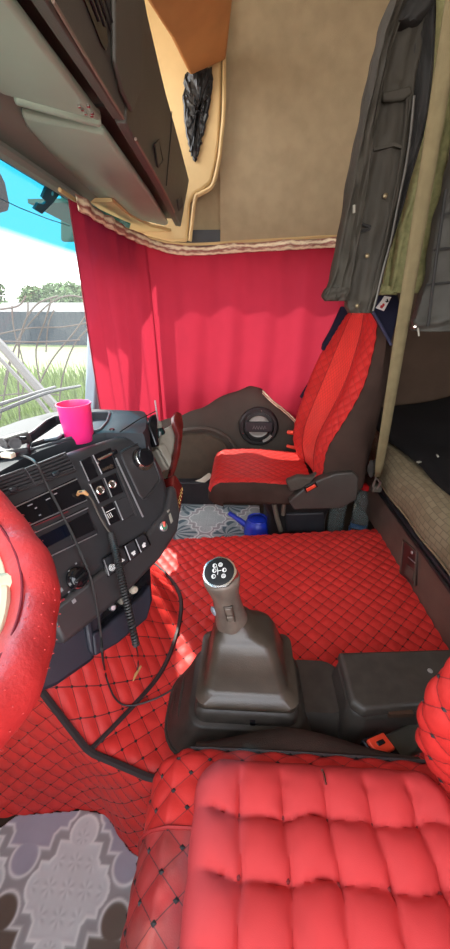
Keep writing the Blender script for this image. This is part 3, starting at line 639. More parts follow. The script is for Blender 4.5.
h = h*(.15+.85*edge)-(1-edge)*.012
cx_, cy_2 = np.clip(X, xs[0]+.045, xs[-1]-.045), np.clip(Y, ys[0]+.045, ys[-1]-.045); out_ = np.hypot(X-cx_, Y-cy_2); kk = np.where(out_ > .045, .045/np.maximum(out_, 1e-6), 1)
Xr, Yr = cx_+(X-cx_)*kk, cy_2+(Y-cy_2)*kk
Xo = Xr-.007*pv*np.clip(1-(X-xs[0])/.03, 0, 1)+.003; Yo = Yr+.006*pu*np.clip(1-(ys[-1]-Y)/.03, 0, 1)-.004
top = np.stack([Xo, Yo, SEAT_TOP+.008+h], -1); bot = np.stack([Xr, Yr, 0*X+SEAT_TOP+.004], -1)
m = MB(); m.grid(top); 
m.grid(bot[::8, ::8], flip=True)
pad = tag(m.build('seat_pad', M_pad, angle=80), 'plump red tufted pad lying on the driver seat', 'cushion')
m = MB()
for k in range(-1, 6):
    for l in range(-6, 2):
        x, y = .0065+k*PT, .283+l*PT
        if xs[0]+.01 < x < xs[-1]-.01 and ys[0]+.01 < y < ys[-1]-.01:
            i, jj = int(np.argmin(abs(ys-y))), int(np.argmin(abs(xs-x))); c = top[i, jj]; m.lathe(c+np.array([0, 0, -.002]), (0, 0, 1), [(.0035, 0), (.003, .003), (.001, .0042)], 6)
m.build('tuft_stitches', mat('dark_red_stitch', srgb(110, 20, 22), rough=.8), pad, kind='stuff')
zp = at(322, 770, z=.535); m = MB(); m.tube([zp, zp+np.array([.001, -.008, .004]), zp+np.array([.002, -.022, .002])], .0022, 5); m.build('zip_pull', M_chrome, pad)

# ------------------------------------------------------------------ gear console and lever
gc = thing('gear_console', (.01, .62, .3), 'black stepped gear lever console on the quilted tunnel', 'gear console')
m = MB(); m.loft([rrect(.010, .565, .190, .120, .09, .307, 7), rrect(.012, .568, .184, .116, .08, .328, 7), rrect(.02, .575, .160, .112, .06, .36, 7), rrect(.022, .58, .140, .108, .045, .395, 7), rrect(.022, .58, .132, .104, .04, .40, 7)]); m.build('skirt', M_cons, gc, angle=50)
for k in range(3):
    m = MB(); m.tube(rrect(.011+.004*k, .567+.003*k, .188-.012*k, .119-.003*k, .085, .312+.020*k, 7), .006, 6, closed=True); m.build('skirt_ridge', M_cons, gc)
m = MB(); m.loft([rrect(.023, .585, .124, .100, .03, .395, 6), rrect(.023, .586, .122, .099, .03, .424, 6), rrect(.023, .588, .114, .092, .03, .434, 6), rrect(.023, .59, .10, .085, .03, .436, 6)]); m.build('step', M_cons, gc, angle=45)
m = MB(); m.loft([rrect(.024, .594, .108, .090, .022, .430, 6), rrect(.024, .594, .119, .101, .024, .437, 6), rrect(.024, .595, .120, .102, .026, .452, 6), rrect(.022, .598, .102, .086, .026, .459, 6), rrect(.021, .600, .097, .081, .026, .468, 6), rrect(.019, .605, .088, .072, .028, .505, 6), rrect(.016, .612, .077, .062, .028, .542, 6), rrect(.012, .616, .070, .056, .026, .558, 6), rrect(.006, .618, .058, .050, .026, .568, 6), rrect(-.002, .62, .046, .044, .03, .574, 6), rrect(-.008, .622, .041, .039, .03, .590, 6), rrect(-.014, .62, .030, .030, .02, .600, 6)])
m.build('boot', M_boot, gc, angle=70)
m = MB(); m.box((.038, .4845, .412), (.012, .01, .010)); m.build('slot', M_gloss, gc)
gl = thing('gear_lever', (-.022, .618, .59), 'worn grey gear lever with a black shift pattern cap', 'gear lever')
ax = np.array([-.17, -.06, 1.0]); ax /= np.linalg.norm(ax); b0 = np.array([-.014, .615, .575])
eu = np.cross(ax, [0, 1.0, 0]); eu /= np.linalg.norm(eu); ev = np.cross(ax, eu)
if ev[1] > 0: ev = -ev
if eu[0] < 0: eu = -eu
def ell(h, a, b, n=28, ou=0, ov=0): return [b0+ax*h+eu*(ou+1.09*a*math.cos(t))+ev*(ov+1.09*b*math.sin(t)) for t in np.linspace(0, 2*math.pi, n, endpoint=False)]
m = MB(); m.loft([ell(0, .036, .033), ell(.02, .036, .033), ell(.06, .031, .029), ell(.095, .0285, .028), ell(.115, .031, .031), ell(.135, .0355, .034), ell(.150, .0385, .036), ell(.158, .037, .035), ell(.162, .030, .029), ell(.163, .02, .02)])
gr = m.build('grip', M_shift, gl, angle=60)
# cap tilts towards the driver
ct = b0+ax*.172; cn = ax*1.0+ev*.45; cn /= np.linalg.norm(cn); cu_ = np.cross(cn, ev); cu_ /= np.linalg.norm(cu_); cv_ = np.cross(cn, cu_)
if cu_[0] < 0: cu_ = -cu_
if cv_[1] > 0: cv_ = -cv_       # cv_ points to the driver
def cp(u, v, h): return ct+ev*.004+cu_*u+cv_*v+cn*h
def disc(r, ru, h0, h1, wob=0.0, n=30): return [[cp(rr*(1+wob*math.sin(5*t+1)+wob*.6*math.sin(11*t))*math.cos(t)*ru, rr*(1+wob*math.sin(7*t))*math.sin(t), h) for t in np.linspace(0, 2*math.pi, n, endpoint=False)] for rr, h in ((r, h0), (r*.96, h1), (r*.8, h1+.0015))]
m = MB(); m.loft(disc(.0365, 1.06, -.020, .0075, .035)); m.build('worn_collar', M_chrome, gr, label='flaking silver collar')
m = MB(); m.loft(disc(.0318, 1.08, .003, .0105)); cap = m.build('cap', mat('cap_black', (.012, .012, .013), rough=.4, spec=.3), gl, label='black cap')
for k, (u, v, full) in enumerate([(-.009, -.013, 1), (.004, -.014, 0), (-.010, -.002, 1), (.012, -.001, 1), (-.012, .011, 1), (.010, .012, 0)]):
    m = MB()
    m.tube([cp(u+.0042*math.cos(t), v+.0042*math.sin(t), .0125) for t in np.linspace(0, 2*math.pi, 14, endpoint=False)], .0008, 4, closed=True)
    if full: m.prism([cp(u-.0005+.0036*math.cos(t), v+.0036*math.sin(t), .0122) for t in np.linspace(math.pi/2, 3*math.pi/2, 8)], cn*.0008)
    else: m.tube([cp(u+.002*math.cos(t), v+.002*math.sin(t), .0125) for t in np.linspace(0, 2*math.pi, 8, endpoint=False)], .0007, 4, closed=True)
    m.build('gear_mark', M_white, cap)
m = MB(); m.tube([cp(-.004, -.010, .0125), cp(-.002, 0, .0125), cp(-.003, .008, .0125)], .0008, 4); m.tube([cp(-.004, 0, .0125), cp(.006, -.001, .0125)], .0008, 4); m.build('gear_line', M_white, cap)
bx = lambda u, v, h: b0+ax*h+eu*u+ev*v
Rg = np.stack([eu, -ev, ax], 1)
m = MB(); m.box(bx(.006, .0300, .072), (.021, .008, .05), Rg); m.build('switch_frame', M_boot, gr, bevel=.002)
m = MB(); m.box(bx(.006, .0335, .084), (.015, .008, .021), Rg); m.build('rocker_button', M_shift, gr, bevel=.0025)
m = MB(); m.box(bx(.006, .0335, .060), (.015, .008, .017), Rg); m.build('rocker_button', M_shift, gr, bevel=.0025)
m = MB(); m.lathe(b0+ax*.055+eu*-.031+ev*.002, -eu*.6+ev*.5, [(.001, 0), (.010, .001), (.013, .005), (.010, .009), (.001, .010)], 16); m.build('splitter_tab', mat('grey_blue_tab', srgb(140, 150, 160), rough=.4), gr, label='pale grey blue tab on the lever')

# console box beside the driver's seat
cb = thing('console_box', (.38, .58, .3), 'black storage box with hinged lid beside the driver seat', 'storage box')
tb = [at(340, 652, z=.47), at(470, 648, z=.47), at(470, 700, z=.47), at(364, 709, z=.47), at(352, 700, z=.47)]
def off(poly, z, gx, gy): c = np.mean(poly, 0); return [np.array([c[0]+(p[0]-c[0])*gx, c[1]+(p[1]-c[1])*gy, z]) for p in poly]
m = MB(); m.loft([off(tb, .307, 1.22, 1.28), off(tb, .36, 1.12, 1.15), off(tb, .445, 1.02, 1.02)]); m.build('body', M_cons, cb, bevel=.02, seg=4)
m = MB(); m.loft([off(tb, .443, 1.03, 1.05), off(tb, .462, 1.02, 1.03), off(tb, .470, .97, .96)]); lid = m.build('lid', M_cons, cb, bevel=.008, seg=3)
hc = at(400, 713, z=.450); m = MB(); m.box(hc, (.055, .012, .012), np.array(Matrix.Rotation(.08, 3, 'Z'))); m.build('hinge', mat('rusty_hinge', srgb(92, 66, 52), rough=.5, metal=.4, var=.2), lid)
sc_ = at(430, 671, z=.471); m = MB(); m.lathe(sc_, (0, 0, 1), [(.006, 0), (.006, .002), (.003, .003)], 12); m.build('lid_screw', M_line, lid)
m = MB(); m.loft([[np.array([x, y, z]) for x, y, z in rrect(.20, .60, hx, hy, .04, z)] for z, hx, hy in [(.307, .10, .12), (.34, .09, .10), (.385, .07, .07)]]); m.build('bridge', M_cons, cb, label='sloping plastic between the lever console and the box')
# seat-belt buckle
bu = thing('seat_belt_buckle', (.31, .44, .33), 'seat belt buckle with red button beside the storage box', 'buckle')
q0 = at(380, 751, z=.43); q1 = at(440, 722, z=.40); dv_ = (q1-q0)/np.linalg.norm(q1-q0)
Rb = np.stack([dv_, np.cross([0, 0, 1.0], dv_)/np.linalg.norm(np.cross([0, 0, 1.0], dv_)), np.cross(dv_, np.cross([0, 0, 1.0], dv_)/np.linalg.norm(np.cross([0, 0, 1.0], dv_)))], 1)
m = MB(); m.box(q0+dv_*.06+np.array([0, 0, -.018]), (.17, .052, .02), Rb); m.build('stalk', M_grey, bu, bevel=.006)
m = MB(); m.box(q0+np.array([0, 0, -.006]), (.062, .056, .034), Rb); m.build('housing', M_gloss, bu, bevel=.004)
m = MB(); m.box(q0+np.array([0, .004, .014]), (.048, .034, .010), Rb); rb_ = m.build('release_button', M_orange, bu, bevel=.003, label='red release button')
m = MB(); m.box(q0+np.array([0, .006, .0195]), (.020, .009, .004), Rb); m.build('button_grip', M_gloss, rb_, bevel=.002)

# ------------------------------------------------------------------ dashboard (local frame: D along, E down the face, N outwards)
az, ta = math.radians(29), math.radians(30)
D = np.array([math.sin(az), math.cos(az), 0]); NH = np.array([math.cos(az), -math.sin(az), 0])
Ev = np.array([*(math.sin(ta)*NH[:2]), -math.cos(ta)]); Nv = np.array([*(math.cos(ta)*NH[:2]), math.sin(ta)])
P0 = np.array([-.241, .60, .80]); RD = np.stack([D, Ev, Nv], 1)
def L(d, e, n=0.0): return P0+D*d+Ev*e+Nv*n
def dl(px, py, n=0.0):
    p = onplane(px, py, P0+Nv*n, Nv)-P0; return float(p @ D), float(p @ Ev)
def dpt(px, py, n=0.0): return onplane(px, py, P0+Nv*n, Nv)
def face_poly(pxs, n0, n1): return [dpt(*p, n=n1) for p in pxs], Nv*(n0-n1)
dash = thing('dashboard', (-.4, .65, .3), 'black driver-facing dashboard with vents, radio slots and switches', 'dashboard')
def dp(name, pxs, n0, n1, mt, par=None, bevel=.003, label=None, seg=2):
    m = MB(); m.prism(*face_poly(pxs, n0, n1)); return m.build(name, mt, par or dash, bevel=bevel, seg=seg, label=label)
# fascia block: upper face
up = [L(-.20, -.238), L(.0, -.240), L(.12, -.236), L(.165, -.222), L(.195, -.185), L(.20, -.12), L(.182, -.055), L(.14, -.012), L(.03, .012), L(-.20, .012)]
m = MB(); m.prism(up, -Nv*.20); m.build('fascia', M_dash, dash, bevel=.022, seg=4)
lo = [L(-.20, .004, .008), L(.03, .0, .008), L(.14, -.03, .008), L(.190, -.075, .006), L(.205, -.06, .004), L(.178, .0, .006), L(.14, .035, .008), L(.06, .060, .008), L(-.06, .074, .008), L(-.20, .072, .008)]
m = MB(); m.prism(lo, -Nv*.16); m.build('switch_fascia', M_dash2, dash, bevel=.010, seg=3)
# top of the dashboard with its tray
outl = [at(*p, z=1.005) for p in [(-70, 520), (0, 468), (40, 450), (78, 437), (110, 431), (136, 432), (144, 433), (148, 428), (149, 417), (146, 410), (125, 409), (96, 408), (52, 411), (20, 419), (-40, 440), (-110, 470)]]
tray = [at(*p, z=1.005) for p in [(16, 443), (34, 432), (46, 422), (55, 417.5), (95, 413), (109, 413), (106, 422), (99, 430), (84, 434), (60, 441), (34, 449), (22, 450)]]
def resample(poly, n, c):
    P_ = np.array(poly)[:, :2]; ang = np.linspace(0, 2*math.pi, n, endpoint=False); out = []
    for a in ang:
        d_ = np.array([math.cos(a), math.sin(a)]); best = 0
        for k in range(len(P_)):
            p, q_ = P_[k]-c, P_[(k+1) % len(P_)]-c; e_ = q_-p; den = d_[0]*e_[1]-d_[1]*e_[0]
            if abs(den) < 1e-12: continue
            t = (p[0]*e_[1]-p[1]*e_[0])/den; s_ = (p[0]*d_[1]-p[1]*d_[0])/den
            if t > 0 and -1e-6 <= s_ <= 1+1e-6: best = max(best, t)
        out.append(c+d_*best)
    return np.array(out)
cc = np.mean(np.array(tray)[:, :2], 0); ro = resample(outl, 96, cc); ri = resample(tray, 96, cc)
def ringz(r, z, k=1.0): return [np.array([*(cc+(p-cc)*k), z]) for p in r]
m = MB(); m.loft([ringz(ro, .80, .99), ringz(ro, .975), ringz(ro, .995, .992), ringz(ro, 1.003, .97), ringz(ri, 1.005, 1.05), ringz(ri, 1.003, 1.01), ringz(ri, .985, 1.0)], cap=False); m.build('top_pad', mat('sunlit_top_plastic', srgb(46, 50, 54), rough=.6, spec=.25, bump=.08, bscale=700), dash, angle=35)
m = MB(); m.loft([ringz(ri, .980, 1.005), ringz(ri, .986, 1.0)]); m.build('tray', mat('grey_tray', srgb(66, 74, 84), rough=.65, var=.06, spec=.25), dash)
m = MB(); m.tube(ringz(ri, 1.006, 1.03), .0035, 6, closed=True); m.build('tray_rim', mat('pale_rim', srgb(66, 72, 77), rough=.4), dash)
m = MB(); m.tube([at(*p, z=1.008) for p in [(156, 411), (138, 420), (120, 432)]], .0015, 5); m.build('top_seam', M_gloss, dash)
m = MB(); m.lathe(at(112, 430, z=1.004), (0, 0, 1), [(.007, 0), (.006, .003)], 10); m.build('top_screw', M_gloss, dash)
# vents
for vp in ([(-14, 483), (22, 470), (33, 486), (-14, 503)], [(24, 470), (64, 454), (74, 471), (34, 486)]):
    fr = dp('vent', vp, -.004, .004, M_gloss, bevel=.003)
    a0, a1, a2, a3 = [np.array(dl(*p)) for p in vp]
    for k in range(5):
        t = (k+.7)/5.4; l0 = a0+(a3-a0)*t; l1 = a1+(a2-a1)*t
        m = MB(); pts = [L(*l0, .008), L(*l1, .008)]; w_ = Ev*.006; m.prism([pts[0]-w_*.3, pts[1]-w_*.3, pts[1]+w_*.3, pts[0]+w_*.3], -Nv*.006+Ev*.004); m.build('slat', M_dash, fr, smooth=False)
    m = MB(); m.tube([L(*a0, .006), L(*a1, .006), L(*a2, .006), L(*a3, .006)], .0028, 6, closed=True); m.build('vent_frame', M_dash2, fr)
    mid = (a0+a1+a2+a3)/4; m = MB(); m.box(L(mid[0], mid[1]+.012, .012), (.014, .008, .006), RD); m.build('vent_tab', M_blk, fr, bevel=.002)
# radio slots
r1 = dp('radio_panel', [(-10, 517), (77, 477), (88, 501), (-10, 545)], -.01, .004, M_gloss, label='black tachograph panel')
r2 = dp('radio_panel', [(-10, 553), (87, 506), (98, 533), (-10, 588)], -.01, .005, M_blk, label='radio panel with dark blue display')
dp('screen', [(38, 537), (67, 523), (71, 535), (43, 550)], .004, .006, M_screen, r2, bevel=.001)
dp('screen', [(66, 523), (88, 512), (95, 530), (72, 541)], .004, .0055, M_gloss, r2, bevel=.001)
for par, a, b in ((r1, (0, 514), (77, 479)), (r1, (10, 534), (87, 500)), (r2, (32, 534), (88, 508)), (r2, (30, 566), (97, 534))):
    m = MB(); m.tube([dpt(*a, n=.006), dpt(*b, n=.006)], .0012, 5); m.build('silver_line', M_line, par)
for k, (x, y) in enumerate([(30, 505), (36, 508), (48, 499), (40, 515), (55, 494)]):
    m = MB(); m.box(dpt(x, y, .005), (.004 if k % 2 else .009, .0022, .001), RD); m.build('panel_mark', mat('grey_print', (.25, .25, .26), rough=.5), r1)
dp('red_line', [(35, 525), (68, 511), (68.5, 512), (35.5, 526)], .004, .0052, mat('red_print', srgb(130, 30, 40), rough=.5), r1, bevel=0)
# switch columns
sw = [[(80, 461), (91, 456), (99, 476), (89, 481)], [(93, 455), (111, 447), (119, 467), (102, 474)], [(90, 484), (102, 478.5), (110, 498), (99, 503)], [(104, 478), (116, 472.5), (124, 492), (112, 497)], [(102, 507), (113, 501.5), (121, 520), (110, 525)], [(115, 501), (127, 495.5), (135, 514), (123, 520)]]
cells = []
for k, q_ in enumerate(sw):
    s_ = dp('switch', q_, -.004, .004, M_gloss if k != 5 else M_dash, bevel=.002); cells.append(s_)
    a0, a1, a2, a3 = q_; m = MB(); m.tube([dpt(*a0, n=.005), dpt(*a3, n=.005)], .0013, 5); m.build('switch_edge', M_line, s_)
for k, (x, y) in ((2, (100, 490.5)), (3, (112, 484.5))):
    m = MB(); m.lathe(dpt(x, y, .004), Nv, [(.0095, 0), (.0095, .003), (.0075, .004), (.006, .0015), (.001, .0015)], 20); m.build('metal_button', M_chrome, cells[k], label='round chrome button')
m = MB()
for k in range(3): m.tube([dpt(107+k*1.6, 514-k*.8, .005), dpt(109.5+k*1.6, 518.5-k*.8, .005)], .0006, 4)
m.tube([dpt(106, 512.5, .005), dpt(115, 508, .005)], .0007, 4); m.build('lamp_symbol', M_white, cells[4])
# key-like lever and clip in the top right cell
m = MB(); a, b = dpt(98, 460, .014), dpt(112, 453.5, .016); m.tube([dpt(98, 463, .004), a, b], .003, 6); kl = m.build('toggle_lever', M_chrome, cells[1])
m = MB(); m.tube([b, dpt(116, 451.5, .016)], .0055, 8); m.build('lever_tip', M_gloss, kl)
m = MB(); m.box(dpt(105, 469, .008), (.020, .006, .008), RD); m.lathe(dpt(110, 467, .006), Nv, [(.005, 0), (.005, .006), (.003, .006)], 12); m.build('clip', M_chrome, cells[1])
# slanting ribs between the switches and the knob panel
for a, b in (((112, 456), (136, 516)), ((116, 458), (143, 517))):
    m = MB(); m.tube([dpt(*a, n=.002), dpt((a[0]+b[0])/2, (a[1]+b[1])/2, .004), dpt(*b, n=.002)], .0022, 6); m.build('rib', M_line if a[0] == 116 else M_dash2, dash)
kp = [(121, 452), (126, 449), (143, 441), (147, 444), (160, 477), (159, 482), (147, 498), (143, 499), (139, 495), (121, 456)]
kpo = dp('knob_panel', kp, -.006, .003, M_dash2, bevel=.006, seg=3)
m = MB(); m.tube([dpt(*p, n=.004) for p in kp], .002, 6, closed=True); m.build('panel_rim', M_dash, kpo)
kc = dpt(141.5, 459, .002); m = MB(); m.lathe(kc, Nv, [(.027, 0), (.027, .004), (.022, .006), (.021, .02), (.020, .022), (.014, .023), (.001, .023)], 28); kb = m.build('round_knob', M_gloss, kpo)
m = MB(); m.lathe(kc, Nv, [(.0225, .005), (.0225, .012), (.0215, .013), (.021, .005)], 28, cap=False); m.build('knob_ring', M_chrome, kb)
m = MB(); m.prism([kc+Nv*.003+(D*math.cos(t)*r+Ev*math.sin(t)*r) for r, sgn in ((.030, 1), (.022, -1)) for t in np.linspace(.6, 2.6, 9)[::sgn]], Nv*.003); m.build('knob_cup', M_chrome, kb)
# lower strip: rotary knob, rocker group, round socket
rk = dpt(77, 578, .008); m = MB(); m.lathe(rk, Nv, [(.021, 0), (.020, .004), (.0165, .006), (.016, .013), (.012, .015), (.001, .015)], 28); ro_ = m.build('rotary_knob', M_gloss, dash)
m = MB(); m.box(rk+Nv*.016, (.030, .009, .009), RD @ np.array(Matrix.Rotation(-.25, 3, 'Z'))); m.build('knob_wing', M_gloss, ro_, bevel=.003)
m = MB(); m.tube([rk+Nv*.008+D*(.0182*math.cos(t))+Ev*(.0182*math.sin(t)) for t in np.linspace(.7, 2.4, 9)], .0014, 5); m.build('knob_glint', M_chrome, ro_)
m = MB()
for x, y in [(68, 581), (69, 571), (76, 572.5 - 9), (86, 570), (69, 592)]: m.box(dpt(x, y, .009), (.003, .003, .001), RD)
m.box(dpt(74, 601, .009), (.007, .007, .001), RD); m.box(dpt(61, 590, .009), (.006, .007, .001), RD); m.build('dial_marks', mat('grey_print', (.25, .25, .26)), dash)
dp('red_mark', [(58, 602), (64, 598), (65, 600), (59, 604)], .008, .0095, mat('red_print', srgb(170, 40, 36)), bevel=0, label='red heater mark')
rg = dp('rocker_group', [(102, 559), (146, 531.5), (152, 545), (108, 578)], .004, .0105, M_gloss, bevel=.003)
A_, B_, C_, D_ = [np.array(p, float) for p in [(103, 560), (145.5, 533), (151, 545), (108.5, 576.5)]]
for k in range(4):
    t0, t1 = k/4+.02, (k+1)/4-.02; q_ = [A_+(B_-A_)*t0, A_+(B_-A_)*t1, D_+(C_-D_)*t1, D_+(C_-D_)*t0]
    r_ = dp('rocker_switch', [tuple(p) for p in q_], .008, .0145, M_blk, rg, bevel=.002)
    m = MB(); m.tube([dpt(*q_[0], n=.0155), dpt(*q_[3], n=.0155)], .0009, 4); m.build('switch_edge', M_line, r_)
    c_ = (q_[2]+q_[3])/2*.68+(q_[0]+q_[1])/2*.32; m = MB()
    if k == 0:
        for rr in (.0065, .004): m.tube([dpt(*c_, n=.0155)+D*rr*math.cos(t)+Ev*rr*math.sin(t) for t in np.linspace(0, 6.283, 16, endpoint=False)], .0008, 4, closed=True)
        m.tube([dpt(*c_, n=.0155)-Ev*.003, dpt(*c_, n=.0155)+Ev*.003], .0012, 4)
    elif k == 1: m.prism([dpt(*c_, n=.0152)+D*x+Ev*y for x, y in [(-.004, .003), (0, -.004), (.004, .003)]], Nv*.0008)
    elif k == 2: m.box(dpt(*c_, n=.0155), (.010, .004, .001), RD); m.box(dpt(*c_, n=.0155)+Ev*.004, (.007, .003, .001), RD)
    else: m.prism([dpt(*c_, n=.0152)+D*x+Ev*y for x, y in [(-.006, .004), (-.005, -.002), (.002, -.005), (.006, -.002), (.003, .001), (.002, .005)]], Nv*.0008)
    m.build('switch_symbol', M_white, r_)
so = dpt(163, 527, .008); m = MB(); m.lathe(so, Nv, [(.011, 0), (.011, .004), (.008, .006), (.007, .003), (.001, .003)], 20); s_ = m.build('socket', M_line, dash)
m = MB(); m.lathe(so, Nv, [(.0075, .003), (.0075, .005), (.001, .0055)], 16); m.build('socket_core', mat('green_core', srgb(90, 140, 110), rough=.4), s_)
m = MB(); m.tube([so+Nv*.005, so+Nv*.007-Ev*.011+D*.004], .0035, 6); m.build('red_tab', M_orange, s_)
dp('grey_label', [(167, 511), (169.5, 509), (173.5, 521), (171, 524)], .006, .0085, M_greybox, bevel=.001)
# end of the dashboard: dark red gloss moulding with gold script
ec = [(172, 476), (176, 474), (180, 480), (184, 488), (184, 496), (181, 512), (175, 532), (168, 546), (158, 556), (152, 556), (165, 538), (171, 518), (173, 500)]
m = MB(); m.prism([dpt(*p, n=-.005) for p in ec], -Nv*.10); en = m.build('end_moulding', M_redgloss, dash, bevel=.008, seg=3, label='dark red gloss end moulding with gold script')
m = MB()
for k in range(9):
    x, y = 182.3-k*.75, 489+k*3.4; m.tube([dpt(x-1.6, y+1.5, -.002), dpt(x-.2, y-1.2, -.002), dpt(x+.6, y+1.6, -.002)], .0011, 4)
m.build('gold_script', M_gold, en, label='gold script lettering')
fin = [(175, 424), (174.5, 417), (177, 411), (182, 413), (184, 424), (183, 437), (180.5, 455), (177, 468), (173, 480), (170, 480), (174, 464), (178, 446), (179, 434)]
m = MB(); m.prism([onplane(*p, L(.26, 0, -.03), Nv) for p in fin], -Nv*.02); m.build('end_fin', M_redgloss, dash, bevel=.006, seg=3, label='dark red upright fin at the dashboard end')
# lower dash: navy panel and bin
low = [(-12, 640), (58, 617), (108, 603), (97, 640), (95, 660), (58, 686), (38, 694), (-12, 700)]
m = MB(); m.prism([dpt(*p, n=-.03) for p in low], -Nv*.16); m.build('lower_panel', M_navy, dash, bevel=.008)
m = MB(); m.prism([dpt(*p, n=-.045) for p in [(86, 618), (150, 566), (152, 600), (120, 640), (94, 652), (90, 640)]], -Nv*.10); m.build('bin_back', M_gloss, dash)
m = MB(); m.prism([dpt(*p, n=-.02) for p in [(91, 633), (103, 629), (110, 623), (128, 608), (143, 595), (151, 584), (153, 600), (148, 619), (118, 644), (95, 657)]], -Nv*.03); m.build('bin_front', M_navy, dash, bevel=.006, seg=3)
m = MB(); m.prism([dpt(*p, n=-.02) for p in [(84, 616), (91, 612), (94, 634), (95, 657), (90, 650), (87, 632)]], -Nv*.06); m.build('bin_side', M_navy, dash, bevel=.004)
# loose things in the bin
for x, y, r, mt, nm, lb in [(122, 600, .010, M_greybox, 'screw_cap', 'pale grey cap lying in the dashboard bin'), (112, 607, .008, M_line, 'metal_bit', 'small metal piece lying in the dashboard bin'), (133, 590, .009, M_paper, 'crumpled_paper', 'crumpled scrap of paper at the bin end')]:
    m = MB(); c_ = dpt(x, y, -.04); m.lathe(c_, Nv*.6+D*random.uniform(-.5, .5), [(r*.9, -.004), (r, 0), (r*.95, .006), (r*.6, .010), (r*.3, .010)], 9); tag(m.build(nm, mt), lb, {'screw_cap': 'cap', 'metal_bit': 'metal piece', 'crumpled_paper': 'paper'}[nm])
# lower body hidden under the top so that nothing is seen through
m = MB(); m.prism([(-.95, .35, .62), (-.50, .45, .62), (-.36, .80, .62), (-.42, .97, .62), (-.95, .9, .62)], (0, 0, .20)); m.build('inner_body', M_blk, dash)
m = MB(); m.prism([(-.96, -.46, .60), (-.64, -.46, .60), (-.60, .25, .60), (-.50, .44, .60), (-.96, .44, .60)], (0, 0, .27)); m.build('cluster_body', M_dash, dash, bevel=.02)

# ------------------------------------------------------------------ steering wheel
wc = np.array([-.4187, .2264, 1.0389]); WR, wr, th, ph = .2190, .0325, .6637, .1458
wnv = np.array([math.sin(th)*math.cos(ph), math.sin(th)*math.sin(ph), math.cos(th)]); wu_ = np.cross([0, 1.0, 0], wnv); wu_ /= np.linalg.norm(wu_); wv_ = np.cross(wnv, wu_)
st = thing('steering_wheel', wc-wnv*.1, 'steering wheel in a red perforated leather cover', 'steering wheel')
aa = np.linspace(0, 2*math.pi, 220, endpoint=False); bb = np.linspace(0, 2*math.pi, 36, endpoint=False)
AA, BB = np.meshgrid(aa, bb, indexing='ij'); rad = np.cos(AA)[..., None]*wu_+np.sin(AA)[..., None]*wv_
rr = wr*(1+.08*np.sin(9*AA+1.0+.8*np.cos(BB))+.03*np.sin(23*AA+2*np.cos(BB)))
Pw = wc+WR*rad+(rr*np.cos(BB))[..., None]*rad+(rr*np.sin(BB))[..., None]*wnv
m = MB(); m.grid(np.concatenate([Pw, Pw[:1]], 0), closed_u=True); cvr = m.build('rim_cover', M_wheel, st, angle=70)
m = MB(); m.tube([wc+WR*(math.cos(a)*wu_+math.sin(a)*wv_)+(wr*1.03)*(math.cos(2.35)*(math.cos(a)*wu_+math.sin(a)*wv_)+math.sin(2.35)*wnv) for a in aa], .0018, 5, closed=True); m.build('cover_seam', mat('dark_red_hem', srgb(120, 18, 34)), cvr)
m = MB()
for a in np.arange(0, 2*math.pi, .075):
    for k, b in enumerate(np.arange(-.9, 2.2, .5)):
        a2 = a+.0275*(k % 2); rd = math.cos(a2)*wu_+math.sin(a2)*wv_; nn = math.cos(b)*rd+math.sin(b)*wnv; c_ = wc+WR*rd+nn*(wr*1.04); m.lathe(c_-nn*.001, nn, [(.0009, 0), (.0006, .0011)], 5)
m.build('perforation_studs', mat('pale_red_stud', srgb(206, 70, 66), rough=.5), cvr, kind='stuff')
m = MB(); m.tube([wc+(WR-.036)*(math.cos(a)*wu_+math.sin(a)*wv_) for a in aa[::2]], .008, 8, closed=True); m.build('inner_rim', M_ivory, st, label='ivory inner rim')
for a in (math.pi*.5+.35, math.pi*1.5-.35, math.pi*.5-.9+math.pi*0, math.pi*1.5+.9):
    rd = math.cos(a)*wu_+math.sin(a)*wv_; m = MB(); m.tube([wc-wnv*.03+rd*.05, wc-wnv*.02+rd*.12, wc+rd*(WR-.025)], [.02, .016, .014], 10); m.build('spoke', M_ivory, st)
m = MB(); m.lathe(wc-wnv*.06, wnv, [(.05, 0), (.075, .01), (.075, .03), (.06, .045), (.001, .05)], 28); m.build('hub', M_ivory, st)
m = MB(); m.tube([wc-wnv*.05, wc-wnv*.35], .03, 14); m.build('column', M_blk, st)

# ------------------------------------------------------------------ things on and around the dashboard
pc = at(79.5, 435.5, z=1.0); cupx = thing('pink_cup', pc, 'bright pink plastic cup standing in the dashboard tray', 'cup')
m = MB(); m.lathe(pc+np.array([0, 0, -.012]), (0, 0, 1), [(.030, 0), (.032, .003), (.036, .084), (.0375, .088), (.0355, .088), (.034, .082), (.029, .006), (.001, .006)], 40, cap=False); m.build('cup_body', M_pink, cupx)
m = MB(); m.tube([pc+np.array([.037*math.cos(t), .037*math.sin(t), .0755]) for t in np.linspace(0, 6.2832, 40, endpoint=False)], .0016, 6, closed=True); m.build('cup_rim', M_pink, cupx)
hb = thing('cup_holder_flap', at(60, 440, z=.99), 'black angular holder beside the pink cup on the tray', 'holder')
m = MB(); m.prism([at(*p, z=.99) for p in [(31, 451), (52, 436), (60, 430), (66, 431), (72, 433), (77, 437), (73, 440), (55, 444)]], (0, 0, .018)); m.build('holder_body', M_blk, hb, bevel=.005)
m = MB(); m.prism([at(*p, z=1.01) for p in [(44, 442), (48, 437), (59, 432), (63, 437), (58, 440)]], (0, 0, .006)); m.build('holder_top', mat('pale_blue_flap', srgb(78, 90, 98), rough=.4), hb, bevel=.003)
ph_ = thing('phone_mount', at(16, 445, z=1.0), 'dark grey cylindrical phone mount on the dashboard edge', 'phone mount')
ma = at(3, 445, z=1.025); mbp = at(28, 437.5, z=1.025)
